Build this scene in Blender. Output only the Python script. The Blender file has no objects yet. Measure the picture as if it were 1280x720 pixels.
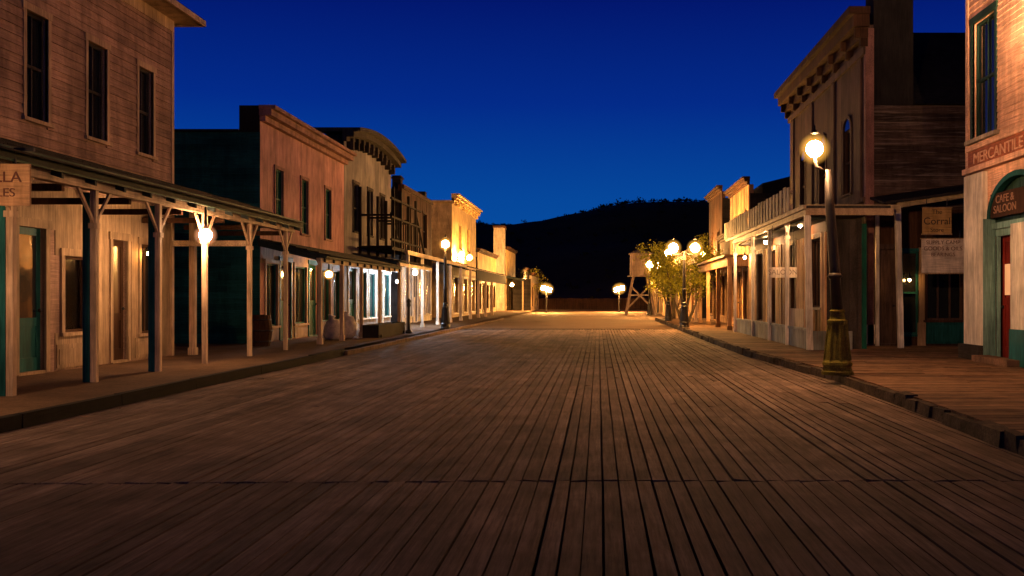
import bpy, math, random
from mathutils import Vector, Matrix
random.seed(11)
R = math.radians
scene = bpy.context.scene
COL = scene.collection
F = 1244.0; CXP = 748.0; HZ = 372.0; CAMZ = 1.4
def yat(px, X): return F*X/(px-CXP)             # depth of a pixel column on a plane X=const
def zat(py, Y): return CAMZ-(py-HZ)*Y/F

# ------------------------------------------------------------------ materials
def mat_base(name):
    m = bpy.data.materials.new(name); m.use_nodes = True
    nt = m.node_tree; b = nt.nodes['Principled BSDF']
    return m, nt, b
def N(nt, t, **kw):
    n = nt.nodes.new(t)
    for k, v in kw.items():
        if k in n.inputs.keys(): n.inputs[k].default_value = v
        else: setattr(n, k, v)
    return n
def mix(nt, a, b, fac, mode='MULTIPLY'):
    n = nt.nodes.new('ShaderNodeMix'); n.data_type = 'RGBA'; n.blend_type = mode
    def put(sock, v):
        if hasattr(v, 'links'): nt.links.new(v, sock)
        else: sock.default_value = v
    put(n.inputs[0], fac); put(n.inputs[6], a); put(n.inputs[7], b)
    return n.outputs[2]
def ramp(nt, src, p0, c0, p1, c1):
    r = nt.nodes.new('ShaderNodeValToRGB'); e = r.color_ramp.elements
    e[0].position = p0; e[0].color = c0; e[1].position = p1; e[1].color = c1
    nt.links.new(src, r.inputs[0]); return r.outputs[0]
def g(v): return (v, v, v, 1)
def wood(name, col, axis='Y', rough=.7, tone=.5, wear=None, wearamt=.5, bump=.25, grain=1.0, spec=.06):
    m, nt, b = mat_base(name)
    geo = N(nt, 'ShaderNodeNewGeometry')
    mp = N(nt, 'ShaderNodeMapping')
    s = {'X': (2, 45, 45), 'Y': (45, 2, 45), 'Z': (45, 45, 2)}[axis]
    mp.inputs['Scale'].default_value = tuple(q*grain for q in s)
    nt.links.new(geo.outputs['Position'], mp.inputs['Vector'])
    at = N(nt, 'ShaderNodeAttribute', attribute_name='tone')
    # shift the grain from board to board
    ad = N(nt, 'ShaderNodeVectorMath', operation='MULTIPLY_ADD')
    nt.links.new(at.outputs['Vector'], ad.inputs[0]); ad.inputs[1].default_value = (90, 70, 50)
    nt.links.new(mp.outputs[0], ad.inputs[2])
    n1 = N(nt, 'ShaderNodeTexNoise', Scale=1.0, Detail=6.0, Roughness=.65)
    nt.links.new(ad.outputs[0], n1.inputs['Vector'])
    n2 = N(nt, 'ShaderNodeTexNoise', Scale=1.1, Detail=5.0, Roughness=.6)
    nt.links.new(geo.outputs['Position'], n2.inputs['Vector'])
    c = mix(nt, (*col, 1), ramp(nt, n1.outputs[0], .3, g(.55), .72, g(1.25)), 1.0)
    c = mix(nt, c, ramp(nt, at.outputs['Fac'], 0, g(1-tone), 1, g(1+tone)), 1.0)
    c = mix(nt, c, ramp(nt, n2.outputs[0], .32, g(.5), .66, g(1.15)), .85)
    m5 = N(nt, 'ShaderNodeMapping'); m5.inputs['Scale'].default_value = (4.5, 4.5, .7) if axis != 'Y' or 'street' not in name else (2.5, .5, 1)
    nt.links.new(geo.outputs['Position'], m5.inputs['Vector'])
    n5 = N(nt, 'ShaderNodeTexNoise', Scale=1.0, Detail=7.0, Roughness=.7); nt.links.new(m5.outputs[0], n5.inputs['Vector'])
    c = mix(nt, c, ramp(nt, n5.outputs[0], .36, g(.55), .6, g(1.1)), .8)
    if wear:
        n3 = N(nt, 'ShaderNodeTexNoise', Scale=.35, Detail=8.0, Roughness=.75)
        nt.links.new(ad.outputs[0], n3.inputs['Vector'])
        c = mix(nt, c, (*wear, 1), ramp(nt, n3.outputs[0], .52, g(0), .64, g(wearamt)), 'MIX')
    nt.links.new(c, b.inputs['Base Color'])
    b.inputs['Roughness'].default_value = rough
    b.inputs['Specular IOR Level'].default_value = spec
    bp = N(nt, 'ShaderNodeBump', Strength=bump, Distance=.012)
    nt.links.new(n1.outputs[0], bp.inputs['Height']); nt.links.new(bp.outputs[0], b.inputs['Normal'])
    return m
def ground_mat(name, a, c2, scale=1.5, rough=.9, bump=.5, fine=30):
    m, nt, b = mat_base(name); b.inputs['Specular IOR Level'].default_value = .05
    geo = N(nt, 'ShaderNodeNewGeometry')
    n1 = N(nt, 'ShaderNodeTexNoise', Scale=scale, Detail=8.0, Roughness=.65)
    n2 = N(nt, 'ShaderNodeTexNoise', Scale=float(fine), Detail=6.0, Roughness=.7)
    for n in (n1, n2): nt.links.new(geo.outputs['Position'], n.inputs['Vector'])
    at = N(nt, 'ShaderNodeAttribute', attribute_name='tone')
    c = mix(nt, (*a, 1), (*c2, 1), ramp(nt, n1.outputs[0], .35, g(0), .65, g(1)), 'MIX')
    c = mix(nt, c, ramp(nt, n2.outputs[0], .3, g(.6), .7, g(1.25)), 1.0)
    c = mix(nt, c, ramp(nt, at.outputs['Fac'], 0, g(.75), 1, g(1.25)), 1.0)
    nt.links.new(c, b.inputs['Base Color']); b.inputs['Roughness'].default_value = rough
    bp = N(nt, 'ShaderNodeBump', Strength=bump, Distance=.02)
    nt.links.new(n2.outputs[0], bp.inputs['Height']); nt.links.new(bp.outputs[0], b.inputs['Normal'])
    return m
def plain(name, col, rough=.5, metal=0, spec=.4):
    m, nt, b = mat_base(name)
    geo = N(nt, 'ShaderNodeNewGeometry')
    n1 = N(nt, 'ShaderNodeTexNoise', Scale=9.0, Detail=6.0, Roughness=.7)
    nt.links.new(geo.outputs['Position'], n1.inputs['Vector'])
    nt.links.new(mix(nt, (*col, 1), ramp(nt, n1.outputs[0], .3, g(.6), .7, g(1.2)), 1.0), b.inputs['Base Color'])
    b.inputs['Roughness'].default_value = rough; b.inputs['Metallic'].default_value = metal
    b.inputs['Specular IOR Level'].default_value = spec
    return m
def glow(name, col, s):
    m, nt, b = mat_base(name)
    b.inputs['Base Color'].default_value = (.6, .55, .45, 1)
    b.inputs['Emission Color'].default_value = (*col, 1); b.inputs['Emission Strength'].default_value = s
    return m
def glass_mat(name, col, rough=.06):
    m, nt, b = mat_base(name)
    geo = N(nt, 'ShaderNodeNewGeometry')
    n1 = N(nt, 'ShaderNodeTexNoise', Scale=2.2, Detail=2.0)
    nt.links.new(geo.outputs['Position'], n1.inputs['Vector'])
    bp = N(nt, 'ShaderNodeBump', Strength=.12, Distance=.03)
    nt.links.new(n1.outputs[0], bp.inputs['Height']); nt.links.new(bp.outputs[0], b.inputs['Normal'])
    b.inputs['Base Color'].default_value = (*col, 1); b.inputs['Roughness'].default_value = rough
    b.inputs['Specular IOR Level'].default_value = .8
    return m
def clear_glass():
    m, nt, b = mat_base('clear_glass')
    tr = N(nt, 'ShaderNodeBsdfTransparent'); gl = N(nt, 'ShaderNodeBsdfGlossy', Roughness=.05)
    ms = N(nt, 'ShaderNodeMixShader'); fr = N(nt, 'ShaderNodeFresnel', IOR=1.5)
    nt.links.new(fr.outputs[0], ms.inputs[0]); nt.links.new(tr.outputs[0], ms.inputs[1]); nt.links.new(gl.outputs[0], ms.inputs[2])
    nt.links.new(ms.outputs[0], nt.nodes['Material Output'].inputs['Surface'])
    return m

WARM = (1.0, .50, .21); YEL = (1.0, .47, .12); PINKW = (1.0, .55, .28)
M = dict(
    street = wood('street_plank', (.168, .118, .095), 'Y', .9, .28, wear=(.07, .045, .037), wearamt=.6, bump=.5, spec=.035, grain=.8),
    street_bed = plain('street_bed', (.010, .007, .005), .9),
    dirt = ground_mat('packed_dirt', (.12, .072, .045), (.17, .105, .065), .5),
    ground = ground_mat('dry_ground', (.09, .065, .04), (.13, .10, .06), .2),
    walk = ground_mat('boardwalk_grit', (.085, .050, .030), (.14, .085, .050), .9, fine=18),
    walkwood = wood('walk_plank', (.15, .088, .055), 'X', .85, .35, bump=.5, spec=.05),
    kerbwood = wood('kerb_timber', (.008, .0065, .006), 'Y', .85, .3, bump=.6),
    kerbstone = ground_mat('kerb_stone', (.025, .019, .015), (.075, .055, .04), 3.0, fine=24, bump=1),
    hill = ground_mat('hill_scrub', (.060, .036, .010), (.11, .07, .022), .05, fine=2),
    leafd = ground_mat('scrub_leaf', (.022, .016, .004), (.035, .026, .006), 1.0),
    tan = wood('tan_clapboard', (.40, .245, .17), 'Y', .7, .17, wear=(.24, .16, .11), wearamt=.45),
    tanz = wood('tan_trim', (.50, .34, .20), 'Z', .65, .12),
    cream = wood('cream_board', (.43, .29, .165), 'Z', .6, .12, wear=(.2, .12, .07), wearamt=.5),
    creamy = wood('cream_panel', (.60, .42, .25), 'Y', .6, .08),
    rose = wood('rose_board', (.50, .25, .225), 'Z', .7, .10, wear=(.36, .19, .15), wearamt=.4),
    rosetrim = wood('rose_trim', (.34, .17, .135), 'Y', .7, .10),
    grey = wood('grey_plaster_board', (.23, .21, .20), 'Z', .75, .12, wear=(.2, .17, .14), wearamt=.5),
    greydark = wood('weathered_grey', (.055, .046, .038), 'Y', .8, .3),
    brown = wood('brown_board', (.075, .036, .018), 'Z', .75, .3),
    browny = wood('brown_lap', (.085, .055, .040), 'X', .75, .45, wear=(.24, .19, .15), wearamt=.6),
    brownf = wood('brown_front', (.105, .064, .047), 'Z', .7, .18, wear=(.15, .09, .06), wearamt=.5),
    ochre = wood('ochre_wall', (.60, .42, .18), 'Z', .6, .06),
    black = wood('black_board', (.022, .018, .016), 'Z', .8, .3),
    roof = wood('dark_shingle', (.022, .019, .017), 'X', .8, .5, bump=.7),
    roofy = wood('dark_roof_board', (.030, .026, .024), 'X', .8, .5, bump=.7),
    green = wood('green_paint', (.012, .11, .07), 'Z', .5, .12, wear=(.06, .09, .05), wearamt=.5),
    greeny = wood('green_fascia', (.045, .105, .070), 'Y', .55, .12, wear=(.20, .17, .11), wearamt=.8),
    teal = wood('teal_paint', (.018, .11, .10), 'Z', .5, .15),
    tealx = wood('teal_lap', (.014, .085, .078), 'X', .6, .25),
    tealpale = wood('pale_teal', (.20, .36, .32), 'Z', .55, .1),
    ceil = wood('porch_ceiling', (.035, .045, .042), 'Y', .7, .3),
    orange = wood('orange_lap', (.74, .43, .29), 'Y', .6, .08, wear=(.5, .26, .14), wearamt=.4),
    post = wood('cream_post', (.66, .46, .28), 'Z', .6, .1, wear=(.3, .2, .12), wearamt=.5),
    posty = wood('cream_beam', (.52, .38, .24), 'Y', .6, .15, wear=(.28, .19, .12), wearamt=.6),
    postx = wood('cream_beam_across', (.52, .40, .22), 'X', .6, .15, wear=(.28, .19, .12), wearamt=.6),
    white = wood('old_white_paint', (.82, .74, .62), 'Z', .6, .08, wear=(.5, .4, .28), wearamt=.5),
    plank = wood('fence_plank', (.38, .21, .10), 'Z', .7, .65, bump=.5),
    pale = wood('pale_plank', (.36, .30, .22), 'Z', .7, .3, bump=.4),
    skirt = wood('worn_grey_paint', (.27, .29, .25), 'Z', .7, .2, wear=(.16, .11, .07), wearamt=.7),
    greendark = wood('dark_green_paint', (.018, .045, .032), 'Z', .5, .1),
    signtan = wood('sign_tan', (.62, .38, .21), 'Y', .6, .06),
    signbrown = wood('sign_red_brown', (.36, .115, .055), 'Y', .6, .06),
    signcream = wood('sign_cream', (.8, .68, .56), 'X', .6, .06),
    signor = wood('sign_ochre', (.55, .34, .13), 'X', .6, .06),
    ink = plain('sign_ink', (.10, .025, .012), .6),
    inkdark = plain('dark_ink', (.03, .015, .01), .6),
    inkpale = plain('pale_letter', (.62, .34, .20), .6),
    inkgold = plain('dull_gold_letter', (.28, .15, .07), .6),
    red = wood('dark_red_door', (.22, .025, .018), 'Z', .45, .15),
    bricky = plain('brick_red', (.33, .10, .04), .7),
    pane = glass_mat('dark_pane', (.012, .014, .016)),
    panewarm = glass_mat('curtained_pane', (.10, .055, .03), .15),
    clear = clear_glass(),
    iron = plain('black_iron', (.018, .016, .014), .45, .3),
    rust = plain('brown_iron', (.014, .010, .008), .6, .2),
    moss = ground_mat('mossy_base', (.20, .185, .03), (.10, .075, .02), 6.0, fine=40, bump=1),
    bark = wood('bark', (.16, .12, .07), 'Z', .9, .3, bump=.8),
    leafy = ground_mat('yellow_green_leaf', (.24, .22, .02), (.14, .14, .02), 3.0),
    towerw = wood('tower_wood', (.34, .25, .20), 'Z', .8, .35),
    sack = plain('pale_sack', (.55, .47, .38), .85),
    lampW = glow('lamp_warm', WARM, 1400), lampP = glow('lamp_porch', PINKW, 480), lampY = glow('lamp_yellow', YEL, 2100),
    lampS = glow('lamp_small', YEL, 220), lampZ = glow('lamp_twin', YEL, 1600), lampM = glow('lamp_mid', YEL, 380), lampG = glow('lamp_assumed_wall', (1.0, .56, .27), 52000), lampC = glow('lamp_cool', (.72, .84, 1.0), 2600), lampR = glow('lamp_red', (1, .12, .03), 14),
    lampwin = glow('lit_curtain', (1.0, .36, .12), .55),
)

def halo_shell(name, col, s):                     # see-through shell with its own glow, a painted lamp halo fading at its rim
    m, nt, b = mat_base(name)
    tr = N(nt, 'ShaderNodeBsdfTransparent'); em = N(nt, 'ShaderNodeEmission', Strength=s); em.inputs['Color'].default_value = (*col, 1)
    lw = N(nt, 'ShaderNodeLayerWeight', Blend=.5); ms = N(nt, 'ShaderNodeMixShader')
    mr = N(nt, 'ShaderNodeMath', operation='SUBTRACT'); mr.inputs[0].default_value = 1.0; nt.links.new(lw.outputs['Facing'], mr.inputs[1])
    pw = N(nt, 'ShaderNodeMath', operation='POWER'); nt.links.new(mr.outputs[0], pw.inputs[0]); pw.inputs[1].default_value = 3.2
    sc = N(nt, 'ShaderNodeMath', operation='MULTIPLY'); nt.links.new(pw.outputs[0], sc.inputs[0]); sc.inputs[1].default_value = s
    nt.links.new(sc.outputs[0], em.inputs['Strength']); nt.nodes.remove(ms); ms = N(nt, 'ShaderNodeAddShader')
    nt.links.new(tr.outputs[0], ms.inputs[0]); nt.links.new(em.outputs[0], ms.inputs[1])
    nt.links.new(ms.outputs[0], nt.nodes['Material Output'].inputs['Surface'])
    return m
M['haloY'] = halo_shell('globe_halo_glow', (1.0, .46, .07), .9); M['haloP'] = halo_shell('porch_halo_glow', (1.0, .38, .17), .75)
# ------------------------------------------------------------------ mesh builder
WL = {}                                           # world location of each parent
class MB:
    def __init__(s): s.v = []; s.f = []; s.t = []; s.sm = False
    def hexa(s, p, tone=None):
        t = random.random() if tone is None else tone
        k = len(s.v); s.v += [tuple(q) for q in p]
        for f in ((0,3,2,1),(4,5,6,7),(0,1,5,4),(1,2,6,5),(2,3,7,6),(3,0,4,7)):
            s.f.append(tuple(k+i for i in f)); s.t.append(t)
        return s
    def box(s, x0, x1, y0, y1, z0, z1, tone=None, j=0):
        if x0 > x1: x0, x1 = x1, x0
        if y0 > y1: y0, y1 = y1, y0
        P = [(x0,y0,z0),(x1,y0,z0),(x1,y1,z0),(x0,y1,z0),(x0,y0,z1),(x1,y0,z1),(x1,y1,z1),(x0,y1,z1)]
        if j: P = [tuple(c+random.uniform(-j, j) for c in p) for p in P]
        return s.hexa(P, tone)
    def bar(s, a, b, w, h=None, tone=None, up=(0,0,1)):
        a = Vector(a); b = Vector(b); d = (b-a).normalized(); h = h or w
        u = Vector(up)
        if abs(d.dot(u)) > .98: u = Vector((0,1,0))
        x = d.cross(u).normalized()*w/2; y = x.cross(d).normalized()*h/2
        return s.hexa([a-x-y, a+x-y, b+x-y, b-x-y, a-x+y, a+x+y, b+x+y, b-x+y], tone)
    def tube(s, pts, rad, n=12, tone=None, caps=True):
        t = random.random() if tone is None else tone
        pts = [Vector(p) for p in pts]; rings = []
        for i, p in enumerate(pts):
            d = (pts[min(i+1, len(pts)-1)]-pts[max(i-1, 0)]).normalized()
            u = Vector((1,0,0)) if abs(d.x) < .8 else Vector((0,1,0))
            x = d.cross(u).normalized(); y = d.cross(x).normalized(); r = rad[i] if hasattr(rad, '__len__') else rad
            k = len(s.v); rings.append(k)
            for a in range(n):
                an = 2*math.pi*a/n; s.v.append(tuple(p+x*math.cos(an)*r+y*math.sin(an)*r))
        for i in range(len(rings)-1):
            for a in range(n):
                b = (a+1) % n; s.f.append((rings[i]+a, rings[i]+b, rings[i+1]+b, rings[i+1]+a)); s.t.append(t)
        if caps:
            s.f.append(tuple(rings[0]+a for a in range(n))[::-1]); s.t.append(t)
            s.f.append(tuple(rings[-1]+a for a in range(n))); s.t.append(t)
        return s
    def lathe(s, c, prof, n=20, tone=None):
        t = random.random() if tone is None else tone; k0 = len(s.v)
        for r, z in prof:
            for a in range(n):
                an = 2*math.pi*a/n; s.v.append((c[0]+r*math.cos(an), c[1]+r*math.sin(an), c[2]+z))
        for i in range(len(prof)-1):
            for a in range(n):
                b = (a+1) % n; s.f.append((k0+i*n+a, k0+i*n+b, k0+i*n+n+b, k0+i*n+n+a)); s.t.append(t)
        s.f.append(tuple(k0+a for a in range(n))[::-1]); s.t.append(t)
        k1 = k0+(len(prof)-1)*n; s.f.append(tuple(k1+a for a in range(n))); s.t.append(t)
        return s
    def ball(s, c, r, n=16, m=10, sq=1.0):
        prof = [(max(.001, r*math.sin(math.pi*i/m)), -r*sq*math.cos(math.pi*i/m)) for i in range(m+1)]
        return s.lathe(c, prof, n)
    def prism(s, poly, fr, n0, n1, tone=None):
        t = random.random() if tone is None else tone; k = len(s.v); L = len(poly)
        for n in (n0, n1):
            for u, z in poly: s.v.append(fr.p(u, z, n))
        s.f.append(tuple(k+i for i in range(L))); s.t.append(t)
        s.f.append(tuple(k+L+i for i in range(L))[::-1]); s.t.append(t)
        for i in range(L):
            j = (i+1) % L; s.f.append((k+i, k+L+i, k+L+j, k+j)); s.t.append(t)
        return s
    def build(s, name, m, parent=None, smooth=False):
        me = bpy.data.meshes.new(name)
        off = Vector(WL.get(parent.name, (0,0,0))) if parent else Vector((0,0,0))
        me.from_pydata([tuple(Vector(v)-off) for v in s.v], [], s.f)
        a = me.attributes.new('tone', 'FLOAT', 'FACE'); a.data.foreach_set('value', s.t)
        me.materials.append(m)
        import bmesh
        bm = bmesh.new(); bm.from_mesh(me); bmesh.ops.recalc_face_normals(bm, faces=bm.faces); bm.to_mesh(me); bm.free()
        if smooth:
            for p in me.polygons: p.use_smooth = True
        o = bpy.data.objects.new(name, me); COL.objects.link(o)
        if parent: o.parent = parent
        WL[o.name] = tuple(off)
        return o
def B(x0,x1,y0,y1,z0,z1,tone=None,j=0): return MB().box(x0,x1,y0,y1,z0,z1,tone,j)
def thing(name, label, cat, loc=(0,0,0), group=None):
    o = bpy.data.objects.new(name, None); COL.objects.link(o); o.location = loc; o.empty_display_size = .3
    o['label'] = label; o['category'] = cat
    if group: o['group'] = group
    WL[o.name] = tuple(loc); return o
def tag(o, label, cat, group=None):
    o['label'] = label; o['category'] = cat
    if group: o['group'] = group
    return o
def struct(o): o['kind'] = 'structure'; return o
class Fr:                                        # a wall plane: u along it, n outwards
    def __init__(s, kind, c): s.k = kind; s.c = c
    def p(s, u, z, n):
        return {'L': (s.c+n, u, z), 'R': (s.c-n, u, z), 'F': (u, s.c-n, z)}[s.k]
    def box(s, mb, u0, u1, z0, z1, n0, n1, tone=None):
        a = s.p(u0, z0, n0); b = s.p(u1, z1, n1)
        return mb.box(a[0], b[0], a[1], b[1], a[2], b[2], tone)
def cells(u0, u1, z0, z1, opens):
    us = sorted(set([u0, u1]+[min(max(q, u0), u1) for o in opens for q in o[:2]]))
    zs = sorted(set([z0, z1]+[min(max(q, z0), z1) for o in opens for q in o[2:4]]))
    for i in range(len(us)-1):
        for k in range(len(zs)-1):
            cu = (us[i]+us[i+1])/2; cz = (zs[k]+zs[k+1])/2
            if any(o[0] < cu < o[1] and o[2] < cz < o[3] for o in opens): continue
            yield us[i], us[i+1], zs[k], zs[k+1]
def core(mb, fr, u0, u1, z0, z1, opens, n0=-.16, n1=0.0):
    for a, b, c, d in cells(u0, u1, z0, z1, opens): fr.box(mb, a, b, c, d, n0, n1, .5)
def lap(mb, fr, u0, u1, z0, z1, opens, bh=.13, th=.022):
    nrow = max(1, round((z1-z0)/bh)); bh = (z1-z0)/nrow
    for r in range(nrow):
        za = z0+r*bh; zb = za+bh
        segs = [(u0, u1)]
        for o in opens:
            if zb > o[2]+.01 and za < o[3]-.01:
                new = []
                for a, b in segs:
                    if o[0] > a: new.append((a, min(b, o[0])))
                    if o[1] < b: new.append((max(a, o[1]), b))
                segs = [(a, b) for a, b in new if b-a > .01]
        for a, b in segs:
            x = a
            while x < b-.01:
                L = random.uniform(2.2, 4.8); y = min(b, x+L)
                if b-y < .6: y = b
                j = random.uniform(0, .004)
                e = .002 if y < b else 0
                p = [fr.p(x, za-.004, 0.0), fr.p(y-e, za-.004, 0.0), fr.p(y-e, za-.004, th+j), fr.p(x, za-.004, th+j),
                     fr.p(x, zb, 0.0), fr.p(y-e, zb, 0.0), fr.p(y-e, zb, .005+j), fr.p(x, zb, .005+j)]
                mb.hexa(p); x = y
def vert(mb, fr, u0, u1, z0, z1, opens, bw=.2, th=.02, gap=.006, jit=.012):
    u = u0
    while u < u1-.01:
        w = min(bw*random.uniform(.85, 1.15), u1-u)
        segs = [(z0, z1)]
        for o in opens:
            if u+w > o[0]+.02 and u < o[1]-.02:
                new = []
                for a, b in segs:
                    if o[2] > a: new.append((a, min(b, o[2])))
                    if o[3] < b: new.append((max(a, o[3]), b))
                segs = [(a, b) for a, b in new if b-a > .02]
        j = random.uniform(0, jit)
        for a, b in segs: fr.box(mb, u, u+w-gap, a, b, 0, th+j)
        u += w

def window(root, fr, u0, u1, z0, z1, trim, sash, pane, tw=.10, mull='H', inset=.07, name='window', arch=False, sill=True):
    t = MB(); cu = (u0+u1)/2
    fr.box(t, u0-tw, u0, z0, z1, -.02, .038); fr.box(t, u1, u1+tw, z0, z1, -.02, .038)
    if arch:
        hw = (u1-u0)/2+tw; ri = (u1-u0)/2
        pts = [(cu+hw*math.cos(a), z1+hw*math.sin(a)*.8) for a in [math.pi*i/12 for i in range(13)]]
        pin = [(cu+ri*math.cos(a), z1+ri*math.sin(a)*.8) for a in [math.pi*i/12 for i in range(13)]][::-1]
        for i in range(12):
            t.prism([pts[i], pts[i+1], pin[11-i], pin[12-i]], fr, -.02, .045, .5)
    else:
        fr.box(t, u0-tw-.03, u1+tw+.03, z1, z1+tw+.03, -.02, .047)
    if sill: fr.box(t, u0-tw-.04, u1+tw+.04, z0-.06, z0, -.02, .075)
    f = t.build(name, trim, root)
    s = MB(); sw = .045
    fr.box(s, u0, u0+sw, z0, z1, -inset-.03, -inset+.015); fr.box(s, u1-sw, u1, z0, z1, -inset-.03, -inset+.015)
    fr.box(s, u0+sw, u1-sw, z0, z0+sw, -inset-.03, -inset+.012); fr.box(s, u0+sw, u1-sw, z1-sw, z1, -inset-.03, -inset+.012)
    if 'H' in mull: zc = (z0+z1)/2; fr.box(s, u0+sw, u1-sw, zc-.025, zc+.025, -inset-.03, -inset+.01)
    if 'V' in mull: fr.box(s, cu-.015, cu+.015, z0+sw, z1-sw, -inset-.025, -inset+.005)
    if 'T' in mull:
        for q in (1/3, 2/3): uu = u0+(u1-u0)*q; fr.box(s, uu-.02, uu+.02, z0+sw, z1-sw, -inset-.025, -inset+.005)
    s.build('sash', sash, f)
    p = MB(); fr.box(p, u0, u1, z0, z1, -inset-.045, -inset-.033)
    if arch: p.prism([(cu+(u1-u0)/2*math.cos(a), z1+(u1-u0)/2*math.sin(a)*.8) for a in [math.pi*i/12 for i in range(13)]], fr, -inset+.02, .012)
    p.build('pane', pane, f)
    return f
def door(root, fr, u0, u1, z0, z1, trim, leaf, pane=None, glassfrom=.55, tw=.11, inset=.08, panels=True):
    t = MB()
    fr.box(t, u0-tw, u0, z0, z1, -.02, .042); fr.box(t, u1, u1+tw, z0, z1, -.02, .042); fr.box(t, u0-tw-.03, u1+tw+.03, z1, z1+.14, -.02, .05)
    fr.box(t, u0, u1, z0-.02, z0+.03, -.15, .03)
    f = t.build('door', trim, root)
    l = MB(); fr.box(l, u0, u1, z0+.03, z1, -inset-.05, -inset, .5)
    st = .11
    zg = z0+(z1-z0)*(1-glassfrom)
    fr.box(l, u0, u0+st, z0+.03, z1, -inset, -inset+.02, .5); fr.box(l, u1-st, u1, z0+.03, z1, -inset, -inset+.02, .5)
    for a, b in ((z0+.03, z0+.25), (zg-.14, zg), (z1-.12, z1)): fr.box(l, u0+st, u1-st, a, b, -inset, -inset+.018, .5)
    l.build('door_leaf', leaf, f)
    if pane:
        p = MB(); fr.box(p, u0+st, u1-st, zg, z1-.12, -inset, -inset+.006); p.build('pane', pane, f)
    h = MB(); q = fr.p(u1-.07, z0+1.02, -inset+.05); h.ball(q, .032, 10, 6); h.build('handle', M['rust'], f, True)
    return f
def cornice(root, fr, u0, u1, z, m, dep=.4, h=.42, br=.7, ends=.35, name='cornice'):
    c = MB()
    fr.box(c, u0-ends*.3, u1+ends*.3, z, z+h*.35, 0, dep*.35)
    fr.box(c, u0-ends*.7, u1+ends*.7, z+h*.35+.002, z+h*.75, 0, dep*.75)
    fr.box(c, u0-ends, u1+ends, z+h*.75+.002, z+h, 0, dep)
    o = c.build(name, m, root)
    if br:
        n = max(2, int((u1-u0)/br))
        for i in range(n+1):
            b = MB(); u = u0+(u1-u0)*i/n; fr.box(b, u-.06, u+.06, z-.22, z+h*.35-.01, 0, dep*.30+.03); fr.box(b, u-.05, u+.05, z+.01, z+h*.7, dep*.36, dep*.62); b.build('bracket', m, o)
    return o
def shedroof(root, fr, u0, u1, n0, z0, n1, z1, top, under, th=.07, name='porch_roof', lip=.15):
    # slopes from the wall (n0,z0) to the eave (n1,z1); one strip per course
    m = MB(); L = math.hypot(n1-n0, z0-z1); k = max(3, int(L/.28)); steps = k
    for i in range(k):
        a = i/k; b = (i+1)/k+.06
        na, nb = n0+(n1-n0)*a, n0+(n1-n0)*b; za, zb = z0+(z1-z0)*a, z0+(z1-z0)*b
        u = u0
        while u < u1-.01:
            w = min(random.uniform(.5, 1.1), u1-u); e = random.uniform(0, .008)
            m.hexa([fr.p(u, za+.006, na), fr.p(u+w-.008, za+.006, na), fr.p(u+w-.008, zb+.03+e, nb), fr.p(u, zb+.03+e, nb),
                    fr.p(u, za+.02, na), fr.p(u+w-.008, za+.02, na), fr.p(u+w-.008, zb+.055+e, nb), fr.p(u, zb+.055+e, nb)])
            u += w
    r = m.build(name, top, root)
    c = MB(); c.hexa([fr.p(u0+.02, z0-th, n0), fr.p(u1-.02, z0-th, n0), fr.p(u1-.02, z1-th, n1), fr.p(u0+.02, z1-th, n1),
            fr.p(u0+.02, z0, n0), fr.p(u1-.02, z0, n0), fr.p(u1-.02, z1, n1), fr.p(u0+.02, z1, n1)])
    n = max(2, int((u1-u0)/.9))
    for i in range(n+1):                          # rafters
        u = u0+.1+(u1-u0-.2)*i/n
        c.hexa([fr.p(u-.03, z0-th-.12, n0+.02), fr.p(u+.03, z0-th-.12, n0+.02), fr.p(u+.03, z1-th-.10, n1-.04), fr.p(u-.03, z1-th-.10, n1-.04),
                fr.p(u-.03, z0-th-.003, n0+.02), fr.p(u+.03, z0-th-.003, n0+.02), fr.p(u+.03, z1-th-.003, n1-.04), fr.p(u-.03, z1-th-.003, n1-.04)])
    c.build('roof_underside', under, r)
    return r
def post(root, x, y, z0, z1, m, w=.11, brace=0, axis='Y', bm=None, cap=True, plinth=True, lean=0):
    p = MB(); p.hexa([(x-w/2,y-w/2,z0),(x+w/2,y-w/2,z0),(x+w/2,y+w/2,z0),(x-w/2,y+w/2,z0),
                      (x-w/2+lean,y-w/2,z1),(x+w/2+lean,y-w/2,z1),(x+w/2+lean,y+w/2,z1),(x-w/2+lean,y+w/2,z1)])
    if plinth: p.box(x-w/2-.02, x+w/2+.02, y-w/2-.02, y+w/2+.02, z0, z0+.16)
    if cap and brace: p.box(x-w/2-.02, x+w/2+.02, y-w/2-.02, y+w/2+.02, z1-brace-.06, z1-brace+.02)
    o = p.build('porch_post', m, root)
    if brace:
        for s in (-1, 1):
            d = Vector((0, s*brace*.95, 0)) if axis == 'Y' else Vector((s*brace*.62, 0, 0))
            MB().bar(Vector((x, y, z1-brace)), Vector((x, y, z1+.01))+d, .035, .05).build('brace', bm or m, o)
    return o
def text(root, s, size, loc, rot, m, name='lettering', ext=.006, align='CENTER', sx=1.0):
    cu = bpy.data.curves.new('lettering', 'FONT'); cu.body = s; cu.size = size; cu.extrude = ext; cu.align_x = align; cu.align_y = 'CENTER'
    cu.space_line = .9
    t = bpy.data.objects.new('tmp', cu); COL.objects.link(t)
    dg = bpy.context.evaluated_depsgraph_get(); me = bpy.data.meshes.new_from_object(t.evaluated_get(dg)); 
    bpy.data.objects.remove(t); bpy.data.curves.remove(cu)
    me.materials.clear(); me.materials.append(m); me.name = name
    a = me.attributes.new('tone', 'FLOAT', 'FACE'); a.data.foreach_set('value', [.5]*len(me.polygons))
    o = bpy.data.objects.new(name, me); COL.objects.link(o)
    o.parent = root; o.location = Vector(loc)-Vector(WL.get(root.name, (0,0,0))); o.rotation_euler = rot; o.scale = (sx, 1, 1)
    return o
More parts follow.
